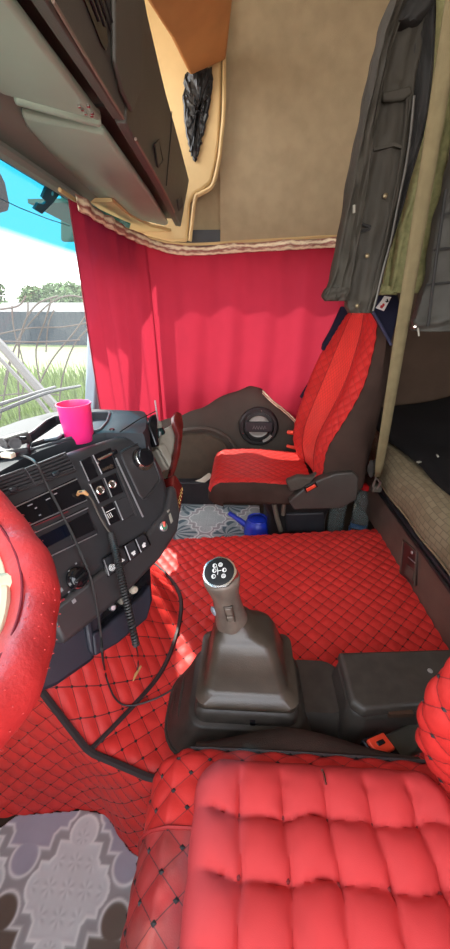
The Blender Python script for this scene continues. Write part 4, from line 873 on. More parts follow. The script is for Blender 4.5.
m = MB(); m.tube([ma, ma+(mbp-ma)*.5, mbp], [.0155, .016, .015], 16); mb_ = m.build('barrel', M_dash2, ph_, bevel=.002)
m = MB(); dd_ = (mbp-ma)/np.linalg.norm(mbp-ma); m.lathe(at(15, 443.5, z=1.038), (.55, -.75, .3), [(.011, 0), (.011, .008), (.008, .008), (.009, .002), (.001, .002)], 18); m.build('end_ring', M_blk, mb_)
m = MB(); m.box(at(23, 438, z=1.043), (.012, .004, .006)); m.build('slot', M_gloss, mb_)
m = MB(); m.box(at(10, 450, z=1.014), (.07, .05, .016), np.array(Matrix.Rotation(.5, 3, 'Z'))); m.build('mount_foot', M_blk, ph_, bevel=.004)
# black charging cable from the mount over the fascia and across the tunnel
ck = thing('charging_cable', at(10, 455, z=1.03), 'thin black charging cable hanging from the dashboard onto the tunnel', 'cable')
pth = [at(4, 456, z=1.035), at(12, 454, z=1.03), at(22, 455.5, z=1.02), dpt(36, 463, .03), dpt(46, 483, .02), dpt(60, 510, .02), dpt(75, 540, .02), dpt(90, 576, .024), dpt(97, 606, .015), dpt(101, 636, .0), dpt(102.5, 656, -.004), cover_hit(104.5, 668, .035), cover_hit(106.5, 678, .03), cover_hit(110, 688, .024), cover_hit(115, 698, .018), cover_hit(124, 705), cover_hit(140, 704), cover_hit(165, 694), cover_hit(190, 676), cover_hit(204, 664)]
m = MB(); m.tube(smoothpath(pth, 8), .0024, 6); m.build('lead', mat('cable_black', (.02, .02, .02), rough=.5), ck)
m = MB(); m.box(at(8, 455, z=1.036), (.024, .012, .009), np.array(Matrix.Rotation(-.2, 3, 'Z'))); m.build('usb_plug', M_paper, ck, bevel=.002)
# coiled cord
cc_ = thing('coiled_cord', dpt(112, 535, .02), 'black coiled cord hanging over the switches with a tan plug', 'cord')
base = np.array(smoothpath([dpt(111, 533, .02), dpt(116, 553, .035), dpt(122, 580, .04), dpt(129, 612, .03), dpt(136, 645, .012)], 60)); tl = np.linspace(0, 1, len(base))
t_ = np.gradient(base, axis=0); t_ /= np.linalg.norm(t_, axis=1, keepdims=True); u_ = np.cross(t_, Nv); u_ /= np.linalg.norm(u_, axis=1, keepdims=True); w_ = np.cross(t_, u_)
n_h = 46*9; tt = np.linspace(0, 1, n_h); ang = tt*46*2*math.pi; rad_h = np.interp(tt, [0, .08, 1], [.0045, .0065, .0058])
hel = np.stack([np.interp(tt, tl, base[:, i]) for i in range(3)], -1)+rad_h[:, None]*(np.cos(ang)[:, None]*np.stack([np.interp(tt, tl, u_[:, i]) for i in range(3)], -1)+np.sin(ang)[:, None]*np.stack([np.interp(tt, tl, w_[:, i]) for i in range(3)], -1))
m = MB(); m.tube(hel, .0021, 5); m.build('coil', mat('cable_black', (.02, .02, .02), rough=.5), cc_)
m = MB(); m.tube(smoothpath([dpt(136, 645, .012), cover_hit(138, 655, .03), cover_hit(138, 664, .02), cover_hit(137, 672, .016)], 6), .0018, 5); m.build('tail_wire', mat('cable_black', (.02, .02, .02), rough=.5), cc_)
m = MB(); m.tube([cover_hit(141, 666, .016), cover_hit(136, 674, .016), cover_hit(133, 681, .014)], [.003, .0045, .0015], 6); m.build('tan_plug', mat('tan_plug', srgb(200, 150, 96), rough=.5), cc_, label='frayed tan end')
m = MB(); m.tube(smoothpath([dpt(77, 495, .006), dpt(80, 492, .018), dpt(85, 493, .02), dpt(92, 500, .018), dpt(99, 515, .015), dpt(106, 527, .015), dpt(111, 534, .018)], 8), .0022, 6); m.build('lead', mat('grey_lead', srgb(80, 74, 68), rough=.5), cc_)
m = MB(); m.tube([dpt(77.5, 495, .006), dpt(79, 492.5, .014), dpt(84, 492, .02), dpt(88, 495, .02)], [.003, .0045, .0048, .003], 8); m.build('jack_plug', mat('tan_plug', srgb(200, 150, 96), rough=.5), cc_, label='tan jack plug in the radio')
# holder block and small bottle at the dashboard end
gb = np.array(L(.235, -.16, -.06)); 
def ep(px, py, n=-.06): return onplane(px, py, L(.2, 0, n), Nv)
eb = thing('grey_bracket', ep(168, 462), 'pale grey plastic bracket at the dashboard end', 'bracket')
m = MB(); m.prism([ep(*p) for p in [(160, 448), (161, 437), (163, 430), (173, 424), (176, 434), (175, 448), (172, 462), (169, 470), (164, 464), (156, 449)]], -Nv*.035); m.build('block', M_greybox, eb, bevel=.005)
m = MB(); m.prism([ep(*p, n=-.055) for p in [(156, 446), (163, 445), (170, 460), (168, 468)]], Nv*.01); m.build('ledge', M_greybox, eb, bevel=.003)
bo = thing('pump_bottle', ep(159, 440, -.09), 'small dark green pump bottle standing at the dashboard end', 'bottle')
bb_ = ep(160, 443, -.09); m = MB(); m.lathe(bb_, (0, 0, 1), [(.016, 0), (.018, .004), (.018, .035), (.012, .046), (.008, .05)], 18); m.build('bottle_body', M_green, bo)
m = MB(); m.lathe(bb_+np.array([0, 0, .048]), (0, 0, 1), [(.010, 0), (.010, .014), (.006, .018)], 14); m.build('bottle_cap', M_greybox, bo)
m = MB(); m.tube([bb_+np.array([0, 0, .06]), bb_+np.array([-.004, 0, .125])], .0022, 6); m.build('pump_stem', M_line, bo)
m = MB(); m.prism([ep(*p, n=-.015) for p in [(148, 424), (151, 416), (156, 413), (158, 420), (158, 434), (160, 446), (156, 446), (152, 434)]], -Nv*.02); m.build('end_shroud', M_gloss, dash, bevel=.004)

# ------------------------------------------------------------------ passenger seat
ps = thing('passenger_seat', (.2, 1.66, .11), 'red quilted passenger seat with dark brown sides by the curtain', 'seat')
Pc, Sg2, Vg2, Wf2, q2, fx2, fz2 = cushion_shell(-.158, .335, 1.89, 1.425, .548, .05, .11, .045, back_drop=.015)
A = Sg2/.05+Vg2/.05; B = Sg2/.05-Vg2/.05; Nc = normals(Pc)
if Nc[Nc.shape[0]//2, Nc.shape[1]//2, 2] < 0: Nc = -Nc
side2 = (Vg2 < -q2*.45) | (Vg2 > Wf2+q2*.6) | (np.broadcast_to(fz2[:, None], Sg2.shape) < .49)
Pn = Pc+Nc*(pillow(A, B, .5)*np.where(side2, 0, .004))[..., None]
m = MB(); m.grid(Pn, side2.astype(int), uv=np.stack([A, B], -1)); pcu = m.build('cushion', [M_quilt_soft, M_seatblk], ps, angle=60)
m = MB(); m.loft([rrect(.08, 1.66, .20, .21, .04, .43), rrect(.08, 1.66, .21, .22, .04, .46)]); m.build('cushion_pan', M_seatblk, ps)
# backrest from its two side profiles
nearf = [(322, 480), (324, 462), (327, 448), (345, 420), (358, 398), (366, 380), (373, 352), (377, 332), (376, 316), (370, 304), (366, 298)]
farf = [(318, 480), (306, 462), (297, 447), (294, 434), (297, 416), (304, 394), (312, 372), (322, 351), (334, 329), (344, 313), (350, 305)]
rear = [(368, 470), (374, 445), (381, 418), (388, 388), (392, 362), (393, 345), (391, 322), (386, 304)]
YN, YF = 1.43, 1.86
nf = np.array([at(*p, y=YN) for p in nearf]); ff = np.array([at(*p, y=YF) for p in farf]); re_ = np.array([at(*p, y=YN) for p in rear])
zt = np.linspace(.53, 1.285, 140); 
def prof(a): i = np.argsort(a[:, 2]); return np.interp(zt, a[i, 2], a[i, 0])
xn, xf, xr = prof(nf), prof(ff), prof(re_)
k_ = np.ones(15)/15; sm = lambda x: np.convolve(np.pad(x, 7, mode='edge'), k_, 'valid'); xn, xf, xr = sm(xn), sm(xf), sm(xr); xr = np.maximum(xr, np.maximum(xn, xf)+.06)
u = np.linspace(0, 1, 96); U, Z = np.meshgrid(u, zt); Xs = xn[:, None]*(1-U)+xf[:, None]*U
bul = -.012*np.exp(-((U-.16)/.09)**2)-.022*np.exp(-((U-.86)/.09)**2)+.012*np.exp(-((U-.5)/.22)**2)
edge = .006*np.clip(1-U/.06, 0, 1)**2+.05*np.clip((U-.94)/.06, 0, 1)**2; tope = .05*np.clip((Z-1.23)/.055, 0, 1)**2
Pk = np.stack([Xs+bul*np.clip((1.24-Z)/.2, 0, 1)+edge*.5+tope, YN+(YF-YN)*U, Z], -1)
A = Z/.045+U*.43/.045; B = Z/.045-U*.43/.045; ctr = (U > .29) & (U < .71)
A = np.where(ctr, A*2, A); B = np.where(ctr, B*2, B)
Nk = normals(Pk); 
if Nk[60, 48, 0] > 0: Nk = -Nk
Pk2 = Pk+Nk*(pillow(A, B, .5)*np.where(ctr, .0015, .0045))[..., None]
mi = np.where(ctr, 1, 0); mi[Z > 1.255] = 2
m = MB(); m.grid(Pk2, mi, uv=np.stack([A, B], -1)); pb = m.build('backrest', [M_quilt_soft, M_center, M_seatblk], ps, angle=60)
for uu in (.29, .71):
    j = int(np.argmin(abs(u-uu))); m = MB(); m.tube([Pk[i, j]+Nk[i, j]*.003 for i in range(0, 134, 4)], .0022, 5); m.build('seam', mat('red_seam', srgb(150, 26, 26), rough=.7), pb)
for ee, yv, nm in ((Pk[:, 0], YN, 1), (Pk[:, -1], YF, -1)):
    rows = np.stack([ee, ee+np.stack([0*zt+.02, 0*zt-.012*nm, 0*zt], -1), np.stack([(ee[:, 0]+xr)/2, 0*zt+yv-.020*nm, zt], -1), np.stack([xr-.03, 0*zt+yv-.012*nm, zt], -1), np.stack([xr, 0*zt+yv+.02*nm, zt], -1), np.stack([xr, 0*zt+(YN+YF)/2, zt-.01*(zt > 1.28)], -1)], 1)
    m = MB(); m.grid(rows, flip=nm < 0); m.build('backrest_side', M_seatblk, ps, angle=60)
m = MB(); tp_ = np.array([[Pk[-1, j] for j in range(0, 96, 5)], [np.array([(Pk[-1, j][0]+xr[-1])/2, Pk[-1, j][1], 1.30]) for j in range(0, 96, 5)], [np.array([xr[-1], Pk[-1, j][1], 1.275]) for j in range(0, 96, 5)]]); m.grid(tp_); m.build('backrest_top', M_seatblk, ps)
# recliner cover, pedestal, front bracket
rc = [(289, 502), (298, 494), (307, 486.5), (320, 480), (335, 474), (353, 472.5), (359, 478), (357, 500), (341, 508.5), (294, 510)]
m = MB(); m.prism([at(*p, y=1.385) for p in rc], (0, .05, 0)); rcv = m.build('recliner_cover', mat('dark_recliner_plastic', srgb(56, 51, 46), rough=.5, var=.1, bump=.1), ps, bevel=.006, seg=2)
m = MB(); m.prism([at(*p, y=1.382) for p in [(304, 489), (316, 482.5), (318, 486.5), (306, 493)]], (0, .01, 0)); m.build('button_recess', M_gloss, rcv)
m = MB(); m.prism([at(*p, y=1.376) for p in [(306, 489.5), (315, 484.5), (316.5, 487), (307.5, 492)]], (0, .01, 0)); m.build('red_button', M_orange, rcv, bevel=.002)
m = MB(); m.prism([at(*p, y=1.40) for p in [(286, 482), (298, 477), (310, 478), (318, 474), (310, 484), (300, 490), (290, 492)]], (0, .04, 0)); m.build('cushion_fold', mat('grey_fold', srgb(66, 58, 50), rough=.9, bump=.5, bscale=80), ps, bevel=.008)
m = MB(); m.loft([rrect(.29, 1.71, .15, .17, .03, .112), rrect(.29, 1.71, .15, .17, .03, .30), rrect(.27, 1.69, .19, .17, .03, .44)]); pd_ = m.build('pedestal', M_rim, ps)
m = MB(); m.prism([at(*p, y=1.525) for p in [(286, 514), (324, 513), (325, 532), (286, 532)]], (0, .02, 0)); m.build('pedestal_panel', M_blk, ps, bevel=.006)
m = MB(); m.tube([at(274, 504, y=1.50), at(277, 518, y=1.5), at(281, 531, y=1.5)], .012, 8); m.tube([at(284, 504, y=1.50), at(283, 515, y=1.5)], .010, 8); m.build('pedestal_bracket', mat('pale_bracket', srgb(96, 88, 76), rough=.5), ps)
m = MB(); m.prism([at(*p, y=1.43) for p in [(340, 463), (356, 461), (360, 467), (350, 470), (338, 470)]], (0, .05, 0)); m.build('hinge_knob', M_gloss, rcv, bevel=.005)
# navy garment draped over the top of the seat, with a white label
nv = thing('navy_vest', at(372, 312, y=1.40), 'navy cloth with white label draped over the passenger seat top', 'cloth')
def sheet(px, y, th=.02): return [at(*p, y=y) for p in px], (0, th, 0)
m = MB(); m.prism(*sheet([(368, 296), (398, 293), (401, 306), (395, 330), (391, 345), (385, 334), (378, 322), (371, 310)], 1.40, .03)); bd_ = m.build('drape', M_navyc, nv, bevel=.008, seg=3)
m = MB(); m.prism(*sheet([(376, 308), (385, 296), (391.5, 297), (384, 311)], 1.392, .006)); lb_ = m.build('label', M_white, bd_, label='white label with red mark')
m = MB(); m.prism(*sheet([(380, 307.5), (381, 305), (382, 305.6), (383, 303.4), (384.2, 303.5), (384.8, 305.2), (382, 308.6)], 1.3895, .002)); m.build('label_red_mark', mat('red_print2', srgb(190, 30, 34)), lb_)
m = MB(); m.tube([at(387, 299, y=1.3905), at(387.5, 301, y=1.3905), at(386.5, 302.5, y=1.3905)], .0022, 5); m.tube([at(385.5, 301.5, y=1.3905), at(388.5, 301.3, y=1.3905)], .0016, 5); m.build('label_dark_mark', M_gloss, lb_)
m = MB(); m.tube(smoothpath([at(371, 309, y=1.395), at(379, 322, y=1.393), at(387, 337, y=1.393), at(391, 345, y=1.395)], 5), .005, 6); m.build('edge_binding', mat('navy_binding', srgb(52, 56, 84), rough=.8), bd_)
m = MB(); m.prism([at(*p, y=1.80) for p in [(342, 306), (350, 309), (341, 328), (333, 347), (326, 352), (322, 350), (323, 344), (331, 330)]], (0, .03, 0)); m.build('strap', M_navyc, nv, bevel=.006)
m = MB(); m.tube(smoothpath([at(334, 345, y=1.90), at(326, 360, y=1.90), at(313, 380, y=1.90), at(302, 398, y=1.90)], 6), .016, 6); m.build('dark_trim', M_navyc, nv)
# bits of orange seat hardware between cushion and backrest, far side
m = MB(); m.tube([at(288, 432, y=1.93), at(294, 433, y=1.9)], .012, 6); m.tube([at(287, 446, y=1.93), at(296, 448, y=1.9)], .010, 6); m.build('belt_guide', M_orange, ps, label='red orange belt guide beside the backrest')

# ------------------------------------------------------------------ bunk
bn = thing('bunk_box', (.9, 1.2, .3), 'brown bunk box with a recessed latch beside the tunnel', 'bunk')
m = MB(); m.prism([(.662, .3, .285), (.662, 2.0, .285), (.655, 2.0, .485), (.655, .3, .485)], (.03, 0, 0)); fp = m.build('front_panel', M_brown, bn, bevel=.006)
m = MB(); m.prism([(.690, .3, .30), (.690, 2.0, .30), (.690, 2.0, .49), (.690, .3, .49)], (.68, 0, 0)); m.build('carcass', M_dbrown, bn)
m = MB(); m.prism([(.642, .3, .480), (.642, 1.54, .480), (.642, 1.54, .494), (.642, .3, .494)], (.06, 0, 0)); m.build('lip_rail', M_rim, bn, bevel=.004)
m = MB(); m.prism([(.650, .3, .494), (.650, 1.53, .494), (.650, 1.53, .508), (.650, .3, .508)], (.05, 0, 0)); m.build('lip_rail', M_blk, bn, bevel=.004)
lp = [at(*p, x=.656) for p in [(404.5, 540), (418, 552), (416, 586), (401.5, 573)]]
m = MB(); m.prism([p+np.array([-.004, 0, 0]) for p in lp], (.012, 0, 0)); la = m.build('latch_plate', mat('dark_red_brown_plate', srgb(62, 36, 34), rough=.4), fp, bevel=.003)
m = MB(); m.tube([p+np.array([-.006, 0, 0]) for p in lp], .003, 5, closed=True); m.build('latch_frame', M_brown, la)
m = MB(); m.prism([at(*p, x=.648) for p in [(406, 564), (414, 571), (412, 581), (404, 574)]], (.006, 0, 0)); m.build('latch_handle', M_grey, la, bevel=.002)
m = MB(); m.lathe(at(412, 552.5, x=.650), (-1, 0, 0), [(.007, 0), (.006, .003), (.002, .004)], 12); m.build('latch_knob', M_line, la)
m = MB(); m.tube([at(408, 557, x=.647), at(415, 563, x=.647)], .002, 5); m.build('latch_bar', M_line, la)
# mattress with woven brick check
mw = mat('woven_beige_check', srgb(150, 134, 100), rough=.9, bump=.4, bscale=500, spec=.1); nt = mw.node_tree
br = nt.nodes.new('ShaderNodeTexBrick'); uvn = nt.nodes.new('ShaderNodeUVMap'); nt.links.new(uvn.outputs[0], br.inputs['Vector']); br.inputs['Scale'].default_value = 1.0
br.inputs['Color1'].default_value = (*srgb(130, 118, 94), 1); br.inputs['Color2'].default_value = (*srgb(116, 104, 82), 1); br.inputs['Mortar'].default_value = (*srgb(104, 94, 76), 1); br.inputs['Mortar Size'].default_value = .05; br.inputs['Brick Width'].default_value = 1.0; br.inputs['Row Height'].default_value = .6
nt.links.new(br.outputs[0], nt.nodes['Principled BSDF'].inputs['Base Color'])
sec = [(.668, .511), (.652, .524), (.642, .548), (.642, .585), (.652, .622), (.675, .648), (.71, .662), (.80, .668), (1.36, .668)]
secp = np.array(smoothpath([(a, b, 0) for a, b in sec], 5))[:, :2]; sl = np.concatenate([[0], np.cumsum(np.linalg.norm(np.diff(secp, axis=0), axis=1))])
ys = np.linspace(.32, 1.985, 80); Pm = np.zeros((len(ys), len(secp), 3)); uvm = np.zeros((len(ys), len(secp), 2))
for i, y in enumerate(ys):
    end = np.clip((1.60-y)/.10, 0, 1); e_ = 1-(1-end)**2
    Pm[i, :, 0] = .70+(secp[:, 0]-.70)*np.where(secp[:, 0] < .70, .3+.7*e_, 1)+.004*np.sin(y*22); Pm[i, :, 1] = y; Pm[i, :, 2] = secp[:, 1]+.003*np.sin(y*17)*(secp[:, 1] > .53); uvm[i, :, 0] = y/.035; uvm[i, :, 1] = sl/.035
m = MB(); m.grid(Pm, uv=uvm, flip=True)
mt_ = tag(m.build('mattress', mw, angle=60), 'beige woven check mattress on the bunk box', 'mattress')
m = MB(); m.tube([(.642+.003*math.sin(y*22), y, .535) for y in np.linspace(.32, 1.50, 30)], .004, 6); m.build('piping', mat('beige_piping', srgb(120, 104, 78), rough=.9), mt_)
# black blanket
xs = np.linspace(.745, 1.38, 50); ys = np.linspace(.40, 1.99, 90); X, Y = np.meshgrid(xs, ys)
zb = .690+.010*np.sin(X*13+Y*5)*np.sin(Y*7+1)+.09*np.clip((X-.78)/.4, 0, 1)+.05*np.clip((Y-1.5)/.4, 0, 1)-.018*np.clip(1-(X-.745)/.03, 0, 1)**2
xe = X+(.012*np.sin(Y*9)-.05*np.clip((Y-1.35)/.3, 0, 1))*(1-(X-.745)/.635)
m = MB(); m.grid(np.stack([xe, Y, zb], -1)); bl = tag(m.build('blanket', M_blanket, solid=.012), 'black blanket spread over the bunk mattress', 'blanket')
m = MB(); m.box(at(419, 462, z=.715), (.018, .010, .004), np.array(Matrix.Rotation(.5, 3, 'Z'))); tg_ = m.build('blanket_tag', M_greybox, bl)
m = MB(); m.tube([at(437, 455, z=.735), at(438, 456.5, z=.735)], .004, 6); m.build('blanket_fleck', M_greybox, bl)

# bunk restraint strap
s0_, s1_ = at(457, -12, y=.95), at(377.5, 477, y=1.40)
stp = thing('bunk_strap', s1_, 'khaki webbing strap running from the roof to the bunk corner', 'strap')
n_ = 40; cen = np.array([s0_+(s1_-s0_)*t for t in np.linspace(-.53, 1, n_)]); tw = np.array([1.0, .1, 0]); hw = np.interp(np.linspace(-.53, 1, n_), [0, .6, .92, 1], [.018, .0195, .0185, .013])
Ps = np.stack([cen-tw*hw[:, None], cen-tw*hw[:, None]*.33+np.array([0, -.0015, 0]), cen+tw*hw[:, None]*.33+np.array([0, -.0015, 0]), cen+tw*hw[:, None]], 1)
m = MB(); m.grid(Ps); wb = m.build('webbing', M_strap, stp, solid=.003)
m = MB(); m.tube([s1_+np.array([-.01, -.01, .0]), s1_+np.array([.012, -.014, -.02]), s1_+np.array([.004, -.012, -.05]), s1_+np.array([-.016, -.01, -.04])], .006, 7, closed=True); m.build('hook', mat('dull_steel', srgb(110, 104, 96), rough=.4, metal=.6), stp)
m = MB(); m.box(s1_+np.array([.005, .0, -.055]), (.04, .03, .03)); m.build('anchor', M_grey, stp, bevel=.006)
m = MB(); m.loft([[s1_+np.array([-.02+.018*math.cos(a)*k, .03+.014*math.sin(a), zz_+.012*math.cos(a*2)]) for a in np.linspace(0, 6.283, 12, endpoint=False)] for zz_, k in [(.0, .8), (.02, 1.1), (.045, .9), (.06, .4)]]); m.build('webbing_bundle', mat('grey_webbing', srgb(46, 42, 38), rough=.9, bump=.4, bscale=90), stp)

# ------------------------------------------------------------------ hanging clothes
def garment(name, rows, yc, depth, mt, par, wob=.006, seed=0, nfold=5, label=None):
    """closed cloth volume: rows of (left px, right px, py) at distance yc"""
    R_ = np.random.default_rng(seed); rows = np.array(smoothpath([(a, b, c) for a, b, c in rows], 5)); rings = []
    phs = R_.uniform(0, 6.28, 6)
    for k, (xl, xr_, py) in enumerate(rows):
        l, r = at(xl, py, y=yc), at(xr_, py, y=yc); c = (l+r)/2; hx = abs(r[0]-l[0])/2; ring = []
        for a in np.linspace(0, 2*math.pi, 40, endpoint=False):
            ca, sa = math.cos(a), math.sin(a); fx_ = hx*np.sign(ca)*abs(ca)**.7; fy_ = depth*np.sign(sa)*abs(sa)**.6
            f = wob*(math.sin(nfold*fx_/max(hx, .01)*1.6+phs[0]+k*.08)+.6*math.sin(k*.55+phs[1]+3*ca)+.5*math.sin(k*1.1+phs[2]+5*ca))
            ring.append(c+np.array([fx_+.25*f*ca, fy_+f*(1 if abs(sa) > .2 else .3), 0]))
        rings.append(ring)
    m = MB(); m.loft(rings); return m.build(name, mt, par, angle=70, label=label)
JY = 1.22
j1 = thing('jacket', at(360, 300, y=JY), 'charcoal padded jacket with zip hanging in front of the passenger seat top', 'jacket')
garment('body', [(398, 425, -15), (388, 424, 15), (378, 420, 50), (373, 412, 90), (366, 409, 130), (361, 404, 170), (355, 396, 210), (350, 388, 250), (347, 380, 285), (345, 373, 306), (348, 371, 313)], JY, .035, M_coat, j1, seed=1)
garment('sleeve', [(398, 415, -15), (385, 404, 12), (376, 392, 45), (371, 385, 70), (362, 378, 110), (354, 371, 150), (346, 366, 190), (339, 360, 230), (333, 355, 262), (327, 351, 285), (323, 349, 296), (326, 347, 300)], JY-.045, .03, M_coat, j1, seed=2)
garment('cuff', [(325, 350, 288), (322, 350, 294), (324, 348, 301)], JY-.045, .034, M_coat, j1, seed=3)
garment('lining', [(412, 434, -15), (410, 434, 30), (407, 430, 90), (403, 421, 140), (396, 408, 185), (388, 398, 222), (380, 388, 252), (374, 380, 285)], JY-.005, .02, M_lining, j1, seed=4, label='black lining inside the open front')
garment('collar', [(402, 438, -15), (398, 434, 3), (394, 424, 18), (394, 414, 26)], JY-.05, .02, M_lining, j1, seed=5, wob=.003, label='black collar')
m = MB(); zpth = smoothpath([at(x, y, y=JY-.043) for x, y in [(414, 96), (411, 130), (406, 165), (399, 200), (391, 240), (383, 270), (376, 300), (373, 311)]], 8); m.tube(zpth, .0035, 6); zz1 = m.build('zip', mat('dull_zip', srgb(96, 92, 86), rough=.4, metal=.5), j1)
m = MB(); m.tube([p+np.array([-.014, .002, 0]) for p in zpth], .004, 6); m.build('placket_seam', M_coat, j1)
for x, y in ((385, 196), (367, 256), (357, 306)):
    m = MB(); m.lathe(at(x, y, y=JY-.043), (0, -1, 0), [(.006, 0), (.006, .004), (.003, .006)], 12); m.build('snap', mat('brass_snap', srgb(130, 116, 90), rough=.4, metal=.8), j1)
m = MB(); m.prism([at(*p, y=JY-.048) for p in [(382, 92), (411, 85), (413, 93), (405, 99), (394, 101), (383, 101)]], (0, .012, 0)); m.build('pocket_flap', M_coat, j1, bevel=.004)
m = MB(); m.prism([at(*p, y=JY-.044) for p in [(374, 148), (395, 142), (404, 147), (403, 149), (394, 146), (374, 151)]], (0, .008, 0)); m.build('chest_seam', M_coat, j1)
m = MB(); m.tube([at(354, 205, y=JY-.08), at(354, 213, y=JY-.08)], .0035, 6); m.build('sleeve_tab', M_greybox, j1)
m = MB(); m.tube(smoothpath([at(x, y, y=JY-.038) for x, y in [(375, 70), (371, 110), (362, 165), (358, 200), (361, 222), (372, 228), (357, 232)]], 6), .004, 6); m.build('armhole_seam', M_lining, j1)
tw_ = thing('towel', at(400, 290, y=1.34), 'olive green towel hanging between the two dark jackets', 'towel')
garment('towel_fold', [(434, 470, -15), (433, 466, 40), (430, 456, 100), (421, 449, 143), (409, 442, 186), (400, 434, 222), (394, 429, 251), (388, 424, 287), (390, 421, 293)], 1.27, .022, M_towel, tw_, seed=6)
garment('towel_fold', [(424, 440, -15), (424, 438, 60), (422, 434, 110), (413, 428, 150), (402, 418, 190), (392, 406, 225), (384, 396, 252), (374, 392, 287), (376, 390, 293)], 1.29, .015, M_towel, tw_, seed=7)
garment('towel_hem', [(376, 400, 286), (374, 398, 291), (376, 396, 295)], 1.275, .018, M_towel, tw_, seed=8, wob=.003)
m = MB(); m.prism([at(*p, y=1.28) for p in [(438, 22), (450, 8), (460, 8), (460, 16), (440, 27)]], (0, .006, 0)); m.build('towel_tag', M_paper, tw_)
j2 = thing('jacket', at(440, 320, y=1.15), 'dark grey quilted jacket hanging at the frame edge over the bunk', 'jacket')
garment('body', [(478, 496, 60), (466, 500, 95), (458, 500, 125), (452, 500, 150), (444, 500, 180), (436, 500, 215), (430, 500, 250), (424, 500, 285), (417, 500, 312), (413, 500, 325), (415, 500, 331)], 1.15, .04, M_coat2, j2, seed=9, wob=.008)
for k, (x, y) in enumerate([((440, 215), (500, 205)), ((433, 250), (500, 240)), ((426, 285), (500, 275))]):
    m = MB(); m.tube([at(x[0], x[1], y=1.108), at((x[0]+y[0])/2, x[1]-4, y=1.106), at(*y, y=1.108)], .003, 5); m.build('quilt_seam', M_lining, j2)
m = MB(); m.tube([at(446, 190, y=1.106), at(436, 260, y=1.104), at(428, 326, y=1.106)], .004, 6); m.build('front_seam', M_lining, j2)
m = MB(); m.lathe(at(415, 327, y=1.105), (0, -1, 0), [(.006, 0), (.006, .004), (.003, .006)], 12); m.build('snap', M_chrome, j2)
m = MB(); m.tube([at(418, 328, y=1.105), at(419, 336, y=1.105)], .0025, 5); m.build('drawcord_end', M_greybox, j2)

for (hx_, hy_, hz_), lb in ((at(412, -14, y=1.23), 'roof hook carrying the charcoal padded jacket'), (at(440, -14, y=1.275), 'roof hook carrying the olive green towel'), (at(486, 62, y=1.15), 'roof hook carrying the grey quilted jacket')):
    m = MB(); m.tube(smoothpath([(hx_, hy_, 2.405), (hx_, hy_, hz_+.05), (hx_+.012, hy_, hz_-.005), (hx_+.03, hy_, hz_+.005), (hx_+.034, hy_, hz_+.03)], 5), .006, 7)
    tag(m.build('coat_hook', mat('dull_steel', srgb(110, 104, 96), rough=.4, metal=.6)), lb, 'hook', 'coat hooks under the roof')

# ------------------------------------------------------------------ things on the passenger floor
bj = at(257, 527, y=1.60); jug = thing('blue_jug', (bj[0], bj[1], .115), 'blue plastic jug with a spout on the passenger floor', 'jug')
m = MB(); m.lathe((bj[0], bj[1], .118), (0, 0, 1), [(.05, 0), (.065, .01), (.072, .05), (.068, .10), (.05, .13), (.03, .142), (.001, .145)], 28); jb = m.build('jug_body', M_blue, jug)
m = MB(); m.tube([(bj[0]+.05*math.cos(t), bj[1]+.05*math.sin(t), .252) for t in np.linspace(0, 6.2832, 28, endpoint=False)], .005, 6, closed=True); m.build('jug_rim', M_blue, jb)
m = MB(); m.tube(smoothpath([(bj[0]-.05, bj[1], .20), (bj[0]-.10, bj[1]+.01, .235), (bj[0]-.155, bj[1]+.03, .265)], 5), [.016]*6+[.013]*4+[.011], 10); m.build('spout', M_blue, jug)
def bottle(label, px, capm, yy, lab):
    c = at(px, 532, y=yy); c[2] = .115; b = thing('water_bottle', c, label, 'bottle', 'water bottles behind the passenger seat')
    pr = [(.036, 0), (.045, .006)]
    for k in range(12): pr += [(.0465, .015+k*.017), (.0425, .0235+k*.017)]
    pr += [(.045, .225), (.040, .26), (.026, .285), (.020, .292), (.020, .305)]
    m = MB(); m.lathe(c, (0, 0, 1), pr, 24); bo_ = m.build('bottle_body', M_pet, b, angle=80)
    m = MB(); m.lathe(c+np.array([0, 0, .300]), (0, 0, 1), [(.026, 0), (.026, .022), (.022, .025)], 18); m.build('cap', capm, b)
    if lab: m = MB(); m.lathe(c+np.array([0, 0, .03]), (0, 0, 1), [(.0475, 0), (.0475, .03)], 24, cap=False); m.build('label_band', mat('blue_label', srgb(70, 140, 210), rough=.4), bo_)
    return b
bottle('clear ribbed water bottle under the passenger seat, nearer the pedestal', 334, M_pet, 1.70, False)
bottle('clear water bottle with red cap and blue label by the bunk corner', 357, M_redcap, 1.66, True)
# ------------------------------------------------------------------ outside the windscreen
GZ = -1.35
m = MB(); m.box((-30, 25, GZ-.05), (120, 120, .1)); struct(m, 'ground', mat('dusty_ground', srgb(168, 158, 146), rough=.95, var=.12, scale=1.5))
m = MB(); m.prism([(-.6, 3.0, GZ+.01), (-30, 3.0, GZ+.01), (-60, 80, GZ+.01), (20, 80, GZ+.01), (2, 14, GZ+.01)], (0, 0, .02)); struct(m, 'lawn', M_grass)
fx0, fx1 = at(-40, 344, z=GZ), at(110, 346, z=GZ)
fe = thing('garden_fence', ((fx0[0]+fx1[0])/2, (fx0[1]+fx1[1])/2, GZ), 'slate blue board fence across the garden', 'fence')
nb = 26
for k in range(nb):
    a, b = fx0+(fx1-fx0)*k/nb, fx0+(fx1-fx0)*(k+.96)/nb; h = 2.35+.05*random.random(); dz = np.array([0, 0, h])
    m = MB(); m.prism([a, b, b+dz, a+dz], (fx1-fx0)[[1, 0, 2]]*np.array([-1, 1, 0])/np.linalg.norm(fx1-fx0)*.04); m.build('board', M_fence, fe, smooth=False)
